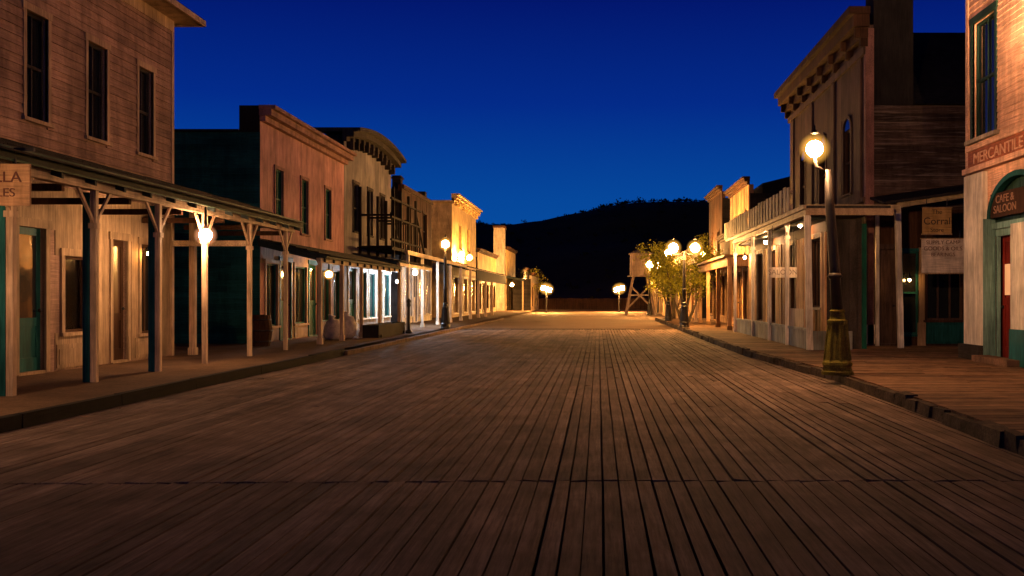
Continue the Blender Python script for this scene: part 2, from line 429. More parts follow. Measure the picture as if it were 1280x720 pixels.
ROT_L = (R(90), 0, R(90)); ROT_R = (R(90), 0, R(-90)); ROT_F = (R(90), 0, 0)

# ------------------------------------------------------------------ ground
def gridsheet(name, x0, x1, y0, y1, nx, ny, zf, m):
    mb = MB()
    for j in range(ny+1):
        for i in range(nx+1):
            x = x0+(x1-x0)*i/nx; y = y0+(y1-y0)*j/ny; mb.v.append((x, y, zf(x, y)))
    for j in range(ny):
        for i in range(nx):
            k = j*(nx+1)+i; mb.f.append((k, k+1, k+nx+2, k+nx+1)); mb.t.append(.5)
    return struct(mb.build(name, m, None, True))
gridsheet('ground', -700, 700, -60, 1200, 4, 4, lambda x, y: -.10, M['ground'])
def kl(y):                                         # left kerb line
    return -6.10 if y < 23 else -6.10-(y-23)*.0
def kr(y):
    pts = [(-5, 3.62), (8, 3.70), (12, 3.86), (17, 3.93), (20, 3.74), (24, 3.5), (34, 3.45), (44, 3.45), (60, 3.45)]
    for (a, x), (b, w) in zip(pts, pts[1:]):
        if y <= b: return x+(w-x)*(y-a)/(b-a)
    return 3.45
YE = 44.0
st = MB(); x = -6.3; pw = .126
JOINT = [7.62]
while x < 4.1:
    w = pw*random.uniform(.93, 1.07)
    y = -4.0; ph = random.uniform(1.5, 4.5)
    cuts = [7.62+random.uniform(-.012, .012)-max(0, -x-0.3)*.03]
    yy = cuts[0]
    while yy < YE: yy += random.uniform(5.0, 12.0); cuts.append(min(yy, YE))
    yy = cuts[0]
    while yy > -4: yy -= random.uniform(3.5, 6.0); cuts.insert(0, max(yy, -4))
    gapw = random.choice([.010, .013, .017, .020, .012])
    for a, b in zip(cuts, cuts[1:]):
        if b-a < .05: continue
        n = max(1, int((b-a)/1.2)); dz = random.uniform(-.006, .002); tl = random.uniform(-.005, .005); tn = random.random()
        off = [random.uniform(-.004, .004) for _ in range(n+1)]
        e = .014 if abs(b-cuts[0]) > 0 else .02
        for i in range(n):
            jg = .022 if abs(a-7.6) < .15 or abs(b-7.6) < .15 else .006; ya = a+(b-a)*i/n+(jg if i == 0 else 0); yb = a+(b-a)*(i+1)/n-(jg if i == n-1 else 0)
            o1, o2 = off[i], off[i+1]; g2 = gapw/2
            st.hexa([(x+g2+o1, ya, -.05), (x+w-g2+o1, ya, -.05), (x+w-g2+o2, yb, -.05), (x+g2+o2, yb, -.05),
                     (x+g2+o1, ya, dz+tl), (x+w-g2+o1, ya, dz-tl), (x+w-g2+o2, yb, dz-tl), (x+g2+o2, yb, dz+tl)], tn)
    x += w
struct(st.build('street', M['street']))
struct(B(-6.4, 4.3, -4, YE, -.085, -.052, .5).build('street_bed', M['street_bed']))
gridsheet('dirt_road', -9.4, 7.0, YE, 118, 40, 120, lambda x, y: -.008+.012*math.sin(x*1.7+y*.4)*math.sin(y*.9), M['dirt'])
# a plank crossing where the boards meet the dirt
cr = MB(); xx = -6.2
while xx < 3.5:
    L = random.uniform(1.5, 3); cr.box(xx, min(xx+L, 3.6)-.01, YE-.02, YE+.25, -.05, .018); xx += L
struct(cr.build('crossing_board', M['kerbwood']))
# left walk and kerb
def walk_left(x, y): return .15+.004*math.sin(x*3+y*.7)*math.sin(y*1.3)
gridsheet('pavement_left', -16, -6.28, -4, 96, 30, 260, walk_left, M['walk'])
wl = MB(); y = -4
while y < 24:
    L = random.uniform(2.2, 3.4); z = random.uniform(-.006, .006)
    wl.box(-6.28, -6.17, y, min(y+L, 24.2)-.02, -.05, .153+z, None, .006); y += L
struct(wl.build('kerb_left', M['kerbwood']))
wl = MB(); y = 24.2
while y < 62:
    L = random.uniform(2.2, 3.4); wl.box(-6.28, -6.1, y, y+L-.02, -.05, .10, None, .008); y += L
struct(wl.build('kerb_edge', M['walkwood']))
# right walk: cross planks over a bed
struct(B(4.05, 9.5, -4, 62, -.05, .115, .5).build('walk_bed', M['street_bed']))
wr = MB(); y = -4
while y < 62:
    w = random.uniform(.16, .22); x0 = kr(y)+.12; segs = sorted([x0, x0+random.uniform(1.2, 2.6), 6.7+random.uniform(-.5, .5), 9.5])
    for a, b in zip(segs, segs[1:]):
        wr.box(a+.003, b-.003, y+.003, y+w-.004, .09, .15+random.uniform(-.003, .003))
    y += w
struct(wr.build('pavement_right', M['walkwood']))
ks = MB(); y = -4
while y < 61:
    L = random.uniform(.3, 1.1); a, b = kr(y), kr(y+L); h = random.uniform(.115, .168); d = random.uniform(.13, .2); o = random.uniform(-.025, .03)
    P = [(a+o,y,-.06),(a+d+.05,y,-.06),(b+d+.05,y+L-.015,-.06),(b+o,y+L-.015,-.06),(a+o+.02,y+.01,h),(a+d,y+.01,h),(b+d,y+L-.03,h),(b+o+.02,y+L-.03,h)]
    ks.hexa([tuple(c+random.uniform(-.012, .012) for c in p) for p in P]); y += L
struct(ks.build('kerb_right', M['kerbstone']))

# ------------------------------------------------------------------ left building 1: tan two storey shop with long porch
X1 = -9.2
b1 = thing('wooden_shop', 'tan two storey clapboard shop with three narrow upper windows and a long green edged porch', 'building', (X1, 15, 0))
fr = Fr('L', X1); ya, yb = 8.0, yat(215, X1)
w_up = [(yat(30,X1)+.02, yat(58,X1)), (yat(108,X1), yat(132,X1)), (yat(172,X1), yat(190,X1))]
ups = [(a, b, 4.30, 6.03) for a, b in w_up]+[(11.3, 11.97, 4.30, 6.03), (13.6, 14.27, 4.3, 6.03)]
d1 = (yat(21,X1), yat(57,X1)-.05, .17, 2.54); wA = (yat(79,X1), yat(108,X1), .80, 2.12)
d2 = (yat(139,X1), yat(158,X1), .17, 2.5); wB = (yat(175,X1), yat(192,X1), .68, 2.48)
wC = (11.0, 12.6, .8, 2.3)
low = [d1, wA, d2, wB, wC]
c = MB(); core(c, fr, ya, yb, .1, 7.4, ups+low); lap(c, fr, ya, yb-.1, 3.3, 7.35, ups, .15, .03)
c.build('wall', M['tan'], b1)
c = MB(); vert(c, fr, ya, yb-.1, .17, 3.3, low, .42, .012, .003, .002)
for (a, b) in ((wA[0]-.25, wA[1]+.2), (wB[0]-.25, wB[1]+.25)):
    fr.box(c, a, b, .2, .60, .016, .034); fr.box(c, a+.06, b-.06, .26, .52, .034, .044)
c.build('shopfront', M['cream'], b1)
B(X1-.16-7, X1-.9, ya, yb, .1, 7.38, .5).build('back_wall', M['black'], b1)
c = MB(); fr.box(c, yb-.1, yb+.02, .15, 7.4, 0, .04); c.box(X1-.3, X1+.0, yb+.001, yb+.03, .15, 7.4); fr.box(c, ya, yb+.02, 3.72, 3.86, .0, .045)
fr.box(c, ya, yb, 7.12, 7.4, .022, .05)
c.build('corner_board', M['tanz'], b1)
for a, b, z0, z1 in ups: window(b1, fr, a, b, z0, z1, M['tanz'], M['greydark'], M['pane'], .085, 'HV')
wn = window(b1, fr, *wA, M['cream'], M['brown'], M['clear'], .10, '', .05)
# the room behind that window: dark box with a shelf
rm = MB(); rm.box(X1-.64, X1-.62, wA[0]-.3, wA[1]+.3, .6, 2.3); rm.box(X1-.6, X1-.12, wA[0]-.02, wA[1]+.02, .84, .88)
rm.build('window_shelf', M['brown'], wn)
window(b1, fr, *wB, M['cream'], M['brown'], M['pane'], .10, 'V', .05)
window(b1, fr, *wC, M['cream'], M['brown'], M['pane'], .10, 'V', .05)
door(b1, fr, *d1, M['cream'], M['teal'], M['pane'], .62, .12)
door(b1, fr, *d2, M['cream'], M['brown'], M['panewarm'], .6, .1)
r = MB(); r.box(X1-8, X1+.55, ya-.3, yb+.32, 7.40, 7.46, .5)
r.hexa([(X1-8, ya-.3, 7.462), (X1+.6, ya-.3, 7.462), (X1+.6, yb+.36, 7.462), (X1-8, yb+.36, 7.462), (X1-4, ya+3, 9.3), (X1-3.6, ya+3, 9.3), (X1-3.6, yb-3.4, 9.3), (X1-4, yb-3.4, 9.3)])
rr = r.build('roof', M['roof'], b1)
e = MB(); e.box(X1+.05, X1+.54, ya, yb+.3, 7.36, 7.397); e.box(X1+.552, X1+.60, ya, yb+.34, 7.33, 7.455); e.box(X1-7.9, X1+.55, yb+.322, yb+.35, 7.33, 7.455); e.box(X1-7.9, X1+.04, yb+.03, yb+.3, 7.36, 7.397)
e.build('eave', M['tanz'], rr)
# long porch
PX = -7.45; PE = 24.25
fe = Fr('L', X1)
def porch_long():
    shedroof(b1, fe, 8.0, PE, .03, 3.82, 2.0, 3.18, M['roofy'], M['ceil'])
    bm = MB(); bm.box(PX-.07, PX+.07, 8.0, PE-.05, 2.98, 3.14); 
    bm.build('porch_beam', M['posty'], b1)
    f = MB(); f.box(PX+.19, PX+.235, 7.95, PE+.02, 3.09, 3.26); f.box(PX-1.7, PX+.188, PE-.02, PE+.02, 3.1, 3.2)
    f.build('porch_fascia', M['greeny'], b1)
    for k in range(9): a = 8+k*2.0; B(X1+.05, PX-.08, a-.04, a+.04, 2.9, 3.0).build('tie_beam', M['brown'], b1)
    for px in (14, 118, 198, 256, 312, 357):
        y = yat(px, PX)
        post(b1, PX, y, .15, 2.98, M['post'], .085, .5, plinth=False)
    post(b1, PX, 10.35, .15, 2.98, M['post'], .085, .5, plinth=False)
    for px, w in ((14, .34), (118, .10), (198, .10)):
        y = yat(px, PX); B(PX-.05-w, PX-.047, y-.05, y+.05, .15, 2.95).build('side_board', M['teal'], b1)
    # end posts against the gap and a narrow inner frame
    post(b1, X1+.35, yb+.25, .15, 3.3, M['post'], .12)
    B(X1+.1, PX-.08, yb-.2, yb-.12, 2.5, 2.62).build('tie_beam', M['posty'], b1)
porch_long()
# hanging sign at far left, facing the viewer along the walk
sg = thing('hanging_sign', 'tan board sign with red brown letters hanging from the porch eave at far left', 'sign', (-7.4, 12.3, 2.7))
sy = 12.3; sc = sy/F
x0, x1 = (-34-CXP)*sc, (38-CXP)*sc; z0, z1 = zat(257, sy), zat(205, sy)
B(x0, x1, sy-.02, sy+.02, z0, z1, .5).build('board', M['signor'] if 0 else wood('sign_tan_x', (.66, .38, .19), 'X', .6, .05), sg)
text(sg, 'VILLA', .19, ((x0+x1)/2, sy-.024, z1-.17), ROT_F, M['ink'], sx=1.1)
text(sg, 'SALES', .15, ((x0+x1)/2-.03, sy-.024, z1-.36), ROT_F, M['ink'], sx=1.1)
h = MB(); h.tube([(x1-.18, sy, z1), (x1-.2, sy, z1+.16)], .012, 6); h.tube([(x0+.15, sy, z1), (x0+.15, sy, z1+.16)], .012, 6); h.box(x0, x1+.05, sy-.02, sy+.02, z1+.16, z1+.2)
h.build('hanger', M['iron'], sg)

# ------------------------------------------------------------------ lamps
def porch_lamp(px, py, X, label, m, r=.09, group=None, up=.5, name='porch_lamp'):
    Y = yat(px, X); z = zat(py, Y); t = thing(name, label, 'lamp', (X, Y, z), group)
    MB().ball((X, Y, z), r, 18, 12).build('bulb', m, t, True)
    if r > .07: MB().ball((X, Y, z), r*1.9, 24, 16).build('globe_halo', M['haloP'] if m in (M['lampP'], M['lampC']) else M['haloY'], t, True)  # larger bulbs get a glow shell as painted halo
    c = MB(); c.lathe((X, Y, z), [(.02, up), (.03, r+.05), (.05, r+.03), (.065, r-.005)], 12)
    c.build('lamp_fitting', M['iron'], t, True); return t
porch_lamp(257, 294, -7.28, 'round glowing lamp hung in front of the porch post of the tan shop', M['lampP'], .115, up=.52)
porch_lamp(-150, 268, -7.28, 'assumed porch lamp nearest the viewer, added out of view under the long porch of the tan shop', M['lampP'], .10, up=.5)  # unseen lamp, assumed from the lit post fronts and hanging sign
def lamppost(x, y, h, label, m, globe=None, r=.14, big=1.0, group='street lamps', basem=None, twin=False, bx=None):
    t = thing('street_lamp', label, 'street lamp', (x, y, .15), group)
    k = big
    b = MB(); b.lathe((x, y, .15), [(p*k, q) for p, q in ((.26,0),(.26,.05),(.235,.07),(.225,.14),(.245,.16),(.24,.2),(.205,.24),(.19,.4),(.168,.6),(.15,.8),(.165,.84),(.165,.88),(.13,.9),(.11,1.0),(.13,1.03),(.085,1.07))], 16)
    for q in range(8):
        an = 2*math.pi*q/8; b.bar((x+0.215*k*math.cos(an), y+.215*k*math.sin(an), .38), (x+.15*k*math.cos(an), y+.15*k*math.sin(an), .96), .03*k)
    b.build('lamp_base', basem or M['iron'], t)
    gx, gz = globe or (x, h)
    top = Vector((x+(gx-x)*.42 if globe else x, y, gz-.34 if globe else gz-r*.9))
    p = MB(); p.tube([(x, y, 1.15), (x+(top.x-x)*.3, y, 1.9), (x+(top.x-x)*.8, y, 2.9), tuple(top)], [.095*k, .085*k, .075*k, .05*k], 14)
    p.lathe((x+(top.x-x)*.25, y, 1.75), [(.09*k, -.05), (.12*k, 0), (.09*k, .05)], 14)
    p.build('pole', M['rust'], t, True)
    if twin:
        for s in (-1, 1):
            MB().tube([tuple(top), (x+s*.2, y, gz-.3), (x+s*twin, y, gz-.26), (x+s*twin, y, gz-.1)], .028, 8).build('arm', M['rust'], t, True)
            MB().ball((x+s*twin, y, gz), r, 18, 12).build('bulb', m, t, True); MB().ball((x+s*twin, y, gz), r*2.0, 24, 16).build('globe_halo', M['haloY'], t, True)
            MB().lathe((x+s*twin, y, gz+r*2.0-.02), [(.07, 0), (.05, .04), (.015, .07), (.01, .13)], 12).build('finial', M['iron'], t, True)
    else:
        if globe: MB().tube([tuple(top-Vector((0, 0, .05))), (gx+.02, y, gz-.28), (gx, y, gz-.1)], .03, 8).build('arm', M['rust'], t, True)
        MB().ball((gx, y, gz), r, 20, 14).build('bulb', m, t, True); MB().ball((gx, y, gz), r*2.0, 24, 16).build('globe_halo', M['haloY'], t, True)  # outer ball is the painted halo round the bulb
        MB().lathe((gx, y, gz+r*2.0-.02), [(.07, 0), (.05, .04), (.015, .07), (.01, .13)], 12).build('finial', M['iron'], t, True)
    return t
lamppost(3.89, 16.2, 3.8, 'tall lamp post with one round globe and thick mossy base, nearest the viewer', M['lampW'], (3.52, 3.82), .135, 1.0, basem=M['moss'])
lamppost(-6.15, 40.0, 3.55, 'lamp post with glowing globe and black foot on the left kerb before the ochre building', M['lampM'], None, .15, .8)
lamppost(3.62, 42.0, 3.50, 'black lamp post with two globes on a crossbar on the right kerb', M['lampZ'], None, .19, .85, twin=.46)
lamppost(3.6, 70.0, 3.72, 'lamp post with small bright globe beside the wooden water tower', M['lampY'], None, .22, .8)
lamppost(5.0, 82.0, 3.95, 'distant lamp post between the water tower and the lit tree', M['lampY'], None, .24, .8)

lamppost(3.72, 53.0, 3.75, 'single globe lamp post standing just behind the two globe lamp post', M['lampZ'], None, .2, .8)
def low_lamp(px, py, Y, label, tilt):
    X = (px-CXP)*Y/F; z = zat(py, Y); t = thing('flood_lamp', label, 'lamp', (X, Y, 0), 'flood lamps at the end of the street')
    MB().tube([(X, Y, 0), (X, Y, z-.2)], .06, 8).build('pole', M['iron'], t)
    a = Vector((X-.45, Y, z-.12*tilt)); b = Vector((X+.45, Y, z+.12*tilt))
    MB().bar(a, b, .30, .36).build('lamp_head', M['lampY'], t)
    MB().tube([a+(a-b)*.3, a+(a-b)*.12, a+(b-a)*.25, b+(a-b)*.25, b+(b-a)*.12, b+(b-a)*.3], [.1, .44, .62, .62, .44, .1], 20).build('lamp_halo', M['haloY'], t, True)  # glowing shell that paints the flood lamp's halo
    MB().bar(a+Vector((0,.7,.0)), b+Vector((0,.7,.0)), .06, .32).build('hood', M['iron'], t)
low_lamp(683, 361, 92, 'bright wide flood lamp at the end of the street, left of the dark opening', -1)
low_lamp(774, 361, 96, 'bright wide flood lamp at the end of the street, right of the dark opening', 1)

# ------------------------------------------------------------------ left building 3: rose building
X3 = -9.2; f3 = Fr('L', X3); y0, y1 = 27.06, 35.95
b3 = thing('rose_shop', 'rose painted two storey false front shop with three narrow green windows and moulded cornice', 'building', (X3, 31, 0))
ops = [(28.28, 28.98, 3.38, 5.07), (30.75, 31.45, 3.38, 5.07), (33.45, 34.15, 3.38, 5.07)]
gf = [(27.5, 28.5, .6, 2.35), (28.75, 29.7, .17, 2.45), (30.1, 31.3, .6, 2.35), (31.6, 32.6, .17, 2.45), (32.9, 34.1, .6, 2.35), (34.4, 35.5, .6, 2.35)]
c = MB(); core(c, f3, y0, y1, .1, 6.2, ops+gf); vert(c, f3, y0, y1, 2.9, 6.2, ops, .9, .006, .002, .001)
c.build('wall', M['rose'], b3)
c = MB(); vert(c, f3, y0, y1, .17, 2.9, gf, .5, .012, .003, .002)
for o in (gf[0], gf[2], gf[4], gf[5]): f3.box(c, o[0]-.04, o[1]+.04, .2, .5, .016, .04)
f3.box(c, y0, y1, 2.84, 2.95, .004, .035); c.build('shopfront', M['cream'], b3)
for o in ops: window(b3, f3, *o, M['rosetrim'], M['green'], M['green'], .07, 'HV', .05)
for i, o in enumerate(gf):
    if i in (1, 3): door(b3, f3, *o, M['teal'], M['teal'], M['pane'], .5, .1)
    else: window(b3, f3, *o, M['cream'], M['teal'], M['pane'], .09, 'V', .05)
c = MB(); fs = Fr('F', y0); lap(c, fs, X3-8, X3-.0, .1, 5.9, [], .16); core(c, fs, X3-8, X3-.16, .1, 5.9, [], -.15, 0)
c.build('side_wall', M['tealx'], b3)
B(X3-.55, X3-.001, y0-.05, y0+.14, 5.9, 6.62).build('parapet_end', M['black'], b3)
B(X3-8, X3-.17, y0+.16, y1, .1, 5.88).build('back_wall', M['black'], b3)
B(X3-8.1, X3-.56, y0-.1, y1, 5.905, 5.97).build('roof', M['roof'], b3)
cornice(b3, f3, y0, y1, 6.2, M['rosetrim'], .45, .42, 0, .12)
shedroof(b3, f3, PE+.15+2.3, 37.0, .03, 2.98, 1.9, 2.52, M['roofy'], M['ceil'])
B(PX-.06, PX+.06, 26.5, 36.9, 2.34, 2.46).build('porch_beam', M['posty'], b3)
for px in (400, 427.5, 451.7, 474.6): post(b3, PX, yat(px, PX), .15, 2.34, M['post'], .10, 0)
porch_lamp(411, 343, -8.5, 'small warm porch lamp hanging under the canopy of the rose shop', M['lampS'], .10, up=.35)

# ------------------------------------------------------------------ left building 4: grey building with arched cornice
X4 = -9.2; f4 = Fr('L', X4); y0, y1 = 36.0, 44.1
b4 = thing('grey_hall', 'grey tall hall with an arched bracketed cornice between the rose shop and the brown building', 'building', (X4, 40, 0))
ops = [(37.3, 38.1, 3.9, 5.7), (39.6, 40.4, 3.9, 5.7), (41.9, 42.7, 3.9, 5.7)]
gf = [(36.6, 37.7, .17, 2.5), (38.1, 39.4, .6, 2.4), (39.8, 41.0, .6, 2.4), (41.4, 42.3, .17, 2.5), (42.6, 43.8, .6, 2.4)]
c = MB(); core(c, f4, y0, y1, .1, 7.05, ops+gf); vert(c, f4, y0, y1, 2.9, 7.05, ops, .7, .008, .002, .001)
N_ = 14; mid = (y0+y1)/2; hw = (y1-y0)/2
def arc(t): return 7.05+.75*math.sqrt(max(0, 1-t*t))*(1.0 if abs(t) < .72 else 1.0)
c.prism([(mid+hw*(2*i/N_-1), 7.05+.34*(1-(2*i/N_-1)**2)) for i in range(N_+1)]+[(y1, 7.04), (y0, 7.04)], f4, -.16, .01, .5)
c.build('wall', M['grey'], b4)
k_ = MB()
for i in range(N_):
    ta, tb = 2*i/N_-1, 2*(i+1)/N_-1; pa, pb = (mid+(hw+.25)*ta, 7.02+.34*(1-ta*ta)), (mid+(hw+.25)*tb, 7.02+.34*(1-tb*tb))
    for lo, hi, dp in ((0, .16, .15), (.162, .36, .42), (.362, .50, .65)):
        k_.prism([(pa[0], pa[1]+lo), (pb[0], pb[1]+lo), (pb[0], pb[1]+hi), (pa[0], pa[1]+hi)], f4, -1.2 if lo > .3 else .0, dp, .5)
kc = k_.build('cornice', M['greydark'], b4)
for i in range(10):
    k_ = MB(); t = -1+2*(i+.5)/10; u = mid+hw*t; z = 7.02+.34*(1-t*t); f4.box(k_, u-.07, u+.07, z-.28, z+.13, .0, .26); k_.build('bracket', M['greydark'], kc)
for o in ops: window(b4, f4, *o, M['greydark'], M['greydark'], M['pane'], .08, 'H')
for i, o in enumerate(gf):
    if i in (0, 3): door(b4, f4, *o, M['white'], M['teal'], M['pane'], .5, .1)
    else: window(b4, f4, *o, M['white'], M['teal'], M['pane'], .09, 'V', .05)
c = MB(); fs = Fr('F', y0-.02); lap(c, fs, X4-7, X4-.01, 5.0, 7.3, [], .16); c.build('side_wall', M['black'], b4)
c = MB(); c.prism([(y0+.0, .1), (y1, .1), (y1, 7.2), (mid, 7.75), (y0+.0, 7.2)], f4, -7, -.17, .5); c.build('back_wall', M['black'], b4)
# timber stair frame in front of the upper floor
sf = MB()
for yy in (37.6, 39.0, 40.6, 42.2):
    for xx, top in ((-7.75, 5.6), (-9.0, 5.6)): sf.box(xx-.05, xx+.05, yy-.05, yy+.05, 2.9, top-(yy-37)*.02)
for z in (3.2, 3.55, 4.4, 5.1): sf.box(-7.79, -7.71, 37.2, 43.4, z, z+.07)
for z in (3.2, 4.4): 
    for yy in (37.6, 39.0, 40.6, 42.2): sf.box(-9.0, -7.8, yy-.04, yy+.04, z+.09, z+.16)
for k in range(14): 
    yy = 37.3+k*.45; sf.box(-7.77, -7.73, yy-.02, yy+.02, 3.28, 4.4)
sf.bar((-7.75, 42.2, 5.0), (-7.75, 44.6, 3.1), .08); sf.bar((-8.8, 42.2, 5.0), (-8.8, 44.6, 3.1), .08)
sf.box(-9.05, -7.7, 37.3, 43.3, 3.27, 3.31)
sf.build('balcony_frame', M['black'], b4)
shedroof(b4, f4, 37.1, 44.3, .03, 3.05, 1.75, 2.75, M['greydark'], M['ceil'])
B(PX-.06, PX+.06, 37.1, 44.2, 2.58, 2.70).build('porch_beam', M['posty'], b4)
for px in (499,): post(b4, PX, yat(px, PX), .15, 2.58, M['post'], .10, 0)

# ------------------------------------------------------------------ left building 5: brown
X5 = -9.2; f5 = Fr('L', X5); y0, y1 = 46.5, 54.8
b5 = thing('brown_store', 'dark brown board store with a small chimney between the grey hall and the ochre building', 'building', (X5, 50, 0))
gf = [(47.2, 49.0, .5, 2.9), (49.4, 50.4, .17, 2.7), (50.8, 52.6, .5, 2.9), (53, 54.4, .5, 2.9)]
up5 = [(47.5, 48.7, 4.0, 5.8), (52.0, 53.2, 4.0, 5.8)]
c = MB(); core(c, f5, y0, y1, .1, 6.5, gf+up5); vert(c, f5, y0, y1, 3.0, 6.5, up5, .25); f5.box(c, y0, y1, 6.5, 6.7, -.16, .12)
c.build('wall', M['brown'], b5)
for o in up5: window(b5, f5, *o, M['brown'], M['black'], M['pane'], .1, 'HV')
c = MB(); vert(c, f5, y0, y1, .17, 3.0, gf, .5, .01, .003, .002); f5.box(c, y0, y1, 2.92, 3.0, .004, .035); c.build('shopfront', M['white'], b5)
for i, o in enumerate(gf):
    if i == 1: door(b5, f5, *o, M['white'], M['white'], M['pane'], .5, .1)
    else: window(b5, f5, *o, M['white'], M['white'], M['panewarm'], .1, 'T', .05)
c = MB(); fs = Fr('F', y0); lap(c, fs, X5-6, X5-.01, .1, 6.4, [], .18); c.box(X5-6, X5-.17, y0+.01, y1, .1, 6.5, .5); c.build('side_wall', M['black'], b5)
ch = MB(); ch.box(X5-.5, X5-.1, 46.8, 47.3, 6.5, 7.15); ch.box(X5-.55, X5-.05, 46.75, 47.35, 7.0, 7.08); ch.build('chimney', M['black'], b5)
ch = MB(); ch.box(X5-.5, X5-.1, 53.4, 53.9, 6.5, 7.1); ch.build('chimney', M['black'], b5)
# white lit canopy run: porch from 39 to 75
shedroof(b5, f5, 45.0, 56.0, .03, 3.6, 1.75, 3.22, M['greydark'], M['ceil'])
B(PX-.06, PX+.06, 38.6, 56.0, 3.08, 3.24).build('porch_beam', M['posty'], b5)
for px in (509.7, 528, 547): post(b5, PX, yat(px, PX), .15, 3.08, M['white'], .11, 0)
porch_lamp(519, 341, -8.0, 'cool white lamp over the pale storefront of the brown store', M['lampC'], .085, up=.35)
porch_lamp(497, 352, -8.1, 'cool white lamp beside the corner of the grey hall storefront', M['lampC'], .06, up=.3)

# ------------------------------------------------------------------ left building 6: ochre
X6 = -9.2; f6 = Fr('L', X6); y0, y1 = 62.4, 74.6
b6 = thing('ochre_building', 'tall ochre building washed by yellow lamps, with moulded cornice', 'building', (X6, 68, 0))
up6 = [(65.6, 66.8, 4.6, 6.2), (69.6, 70.8, 4.6, 6.2)]
gf = [(63.2, 65.2, .4, 2.7), (65.8, 67.0, .17, 2.7), (67.6, 69.6, .4, 2.7), (70.4, 71.6, .17, 2.7), (72, 74, .4, 2.7)]
c = MB(); core(c, f6, y0, y1, .1, 7.5, up6+gf); core(c, Fr('F', y0), -16, X6-.0, .1, 7.35, [], -.1, .0)
lap(c, Fr('F', y0), -16, X6-.02, 3.0, 7.35, [], .2, .012)
vert(c, f6, y0, y1, 3.0, 7.5, up6, .5, .01, .002, .002); c.build('wall', M['ochre'], b6)
c = MB(); vert(c, f6, y0, y1, .17, 3.0, gf, .5, .01, .003, .002); c.build('shopfront', M['cream'], b6)
for o in up6: window(b6, f6, *o, M['ochre'], M['brown'], M['pane'], .1, 'H')
for i, o in enumerate(gf):
    if i in (1, 3): door(b6, f6, *o, M['white'], M['brown'], M['pane'], .5, .1)
    else: window(b6, f6, *o, M['white'], M['cream'], M['panewarm'], .1, 'T', .05)
B(-16, X6-.17, y0+.11, y1, .1, 7.3).build('back_wall', M['black'], b6)
cornice(b6, f6, y0, y1, 7.5, M['ochre'], .5, .42, 1.2, .2)
B(-16.2, X6-.02, y0-.2, y1, 7.36, 7.5).build('roof', M['ochre'], b6)
shedroof(b6, f6, 56.2, 80, .03, 3.55, 1.75, 3.15, M['roofy'], M['ceil'])
B(PX-.06, PX+.06, 56.1, 80, 3.02, 3.14).build('porch_beam', M['posty'], b6)
B(PX+.08, PX+.12, 60, 79, 2.45, 3.10).build('awning_valance', M['black'], b6)
for px in (563, 576, 588, 598, 607, 615): post(b6, PX, yat(px, PX), .15, 3.02, M['post'], .13, 0)
porch_lamp(577, 318, -8.75, 'round yellow lamp on the near half of the ochre facade above the canopy', M['lampY'], .16, up=.4, name='wall_lamp')
porch_lamp(587, 322, -8.75, 'round yellow lamp on the far half of the ochre facade above the canopy', M['lampY'], .16, up=.4, name='wall_lamp')
porch_lamp(604, 345, -8.2, 'lamp glowing under the dark awning beyond the ochre building', M['lampS'], .16, up=.3)

# ------------------------------------------------------------------ left far buildings
def small_shop(side, X, y0, y1, h, wallm, shopm, label, name, capm=None, depth=6, openn=3, porch=None, pitch=0, cat='building'):
    f = Fr(side, X); t = thing(name, label, cat, (X, (y0+y1)/2, 0)); sgn = -1 if side == 'L' else 1
    L = y1-y0; gf = []
    for i in range(openn):
        a = y0+L*(i+.18)/openn; b = y0+L*(i+.82)/openn; gf.append((a, b, .5 if i % 2 == 0 else .17, 2.5))
    uo = [(y0+L*.25-.35, y0+L*.25+.35, 3.5, min(h-.7, 4.9)), (y0+L*.72-.35, y0+L*.72+.35, 3.5, min(h-.7, 4.9))] if h > 4.9 else []
    c = MB(); core(c, f, y0, y1, .05, h, gf+uo); vert(c, f, y0, y1, 2.9, h, uo, .3, .015, .006, .01); c.build('wall', wallm, t)
    c = MB(); vert(c, f, y0, y1, .1, 2.9, gf, .3, .012, .004, .006); f.box(c, y0, y1, 2.84, 2.9, .004, .03); c.build('shopfront', shopm, t)
    for o in uo: window(t, f, *o, wallm, M['brown'], M['pane'], .08, 'H')
    for i, o in enumerate(gf):
        if i % 2: door(t, f, *o, shopm, M['brown'], M['pane'], .5, .09)
        else: window(t, f, *o, shopm, M['brown'], M['panewarm'], .09, 'T', .05)
    s = MB(); fs = Fr('F', y0); xa, xb = (X+sgn*depth, X+sgn*.02)
    lap(s, fs, min(xa, xb), max(xa, xb), .05, h-.35, [], .2); s.box(X+sgn*.17, X+sgn*depth, y0+.01, y1, .05, h-.4, .5); s.build('side_wall', wallm if capm is None else M['black'], t)
    if pitch:
        r = MB(); r.prism([(X+sgn*.3, h-.4), (X+sgn*(depth+.3), h-.4), (X+sgn*(depth/2), h-.4+pitch)], Fr('F', y0-.15), -(y1-y0)-.3, 0, .5); r.build('roof', M['roof'], t)
    cornice(t, f, y0, y1, h, capm or wallm, .3, .3, 0, .15)
    if porch:
        n1, z1, pm = porch
        shedroof(t, f, y0-.3, y1+.3, .03, z1+.35, n1, z1, M['roofy'], M['ceil'])
        px_ = X-sgn*(n1-.12); B(px_-.06, px_+.06, y0-.2, y1+.2, z1-.26, z1-.10).build('porch_beam', pm, t)
        k = max(2, int(L/2.4))
        for i in range(k+1): post(t, px_, y0+L*i/k, .1, z1-.26, M['post'], .12, 0)
    return t
small_shop('L', -9.3, 76.5, 90, 4.9, M['ochre'], M['cream'], 'low ochre false front shop beyond the ochre building, under the dark awning', 'low_shop', M['brown'], openn=5, pitch=2.6)
small_shop('L', -6.7, 99, 111, 3.6, M['pale'], M['cream'], 'small lit hut beside the left flood lamp at the end of the street', 'end_hut', M['brown'], openn=3, depth=1.8)
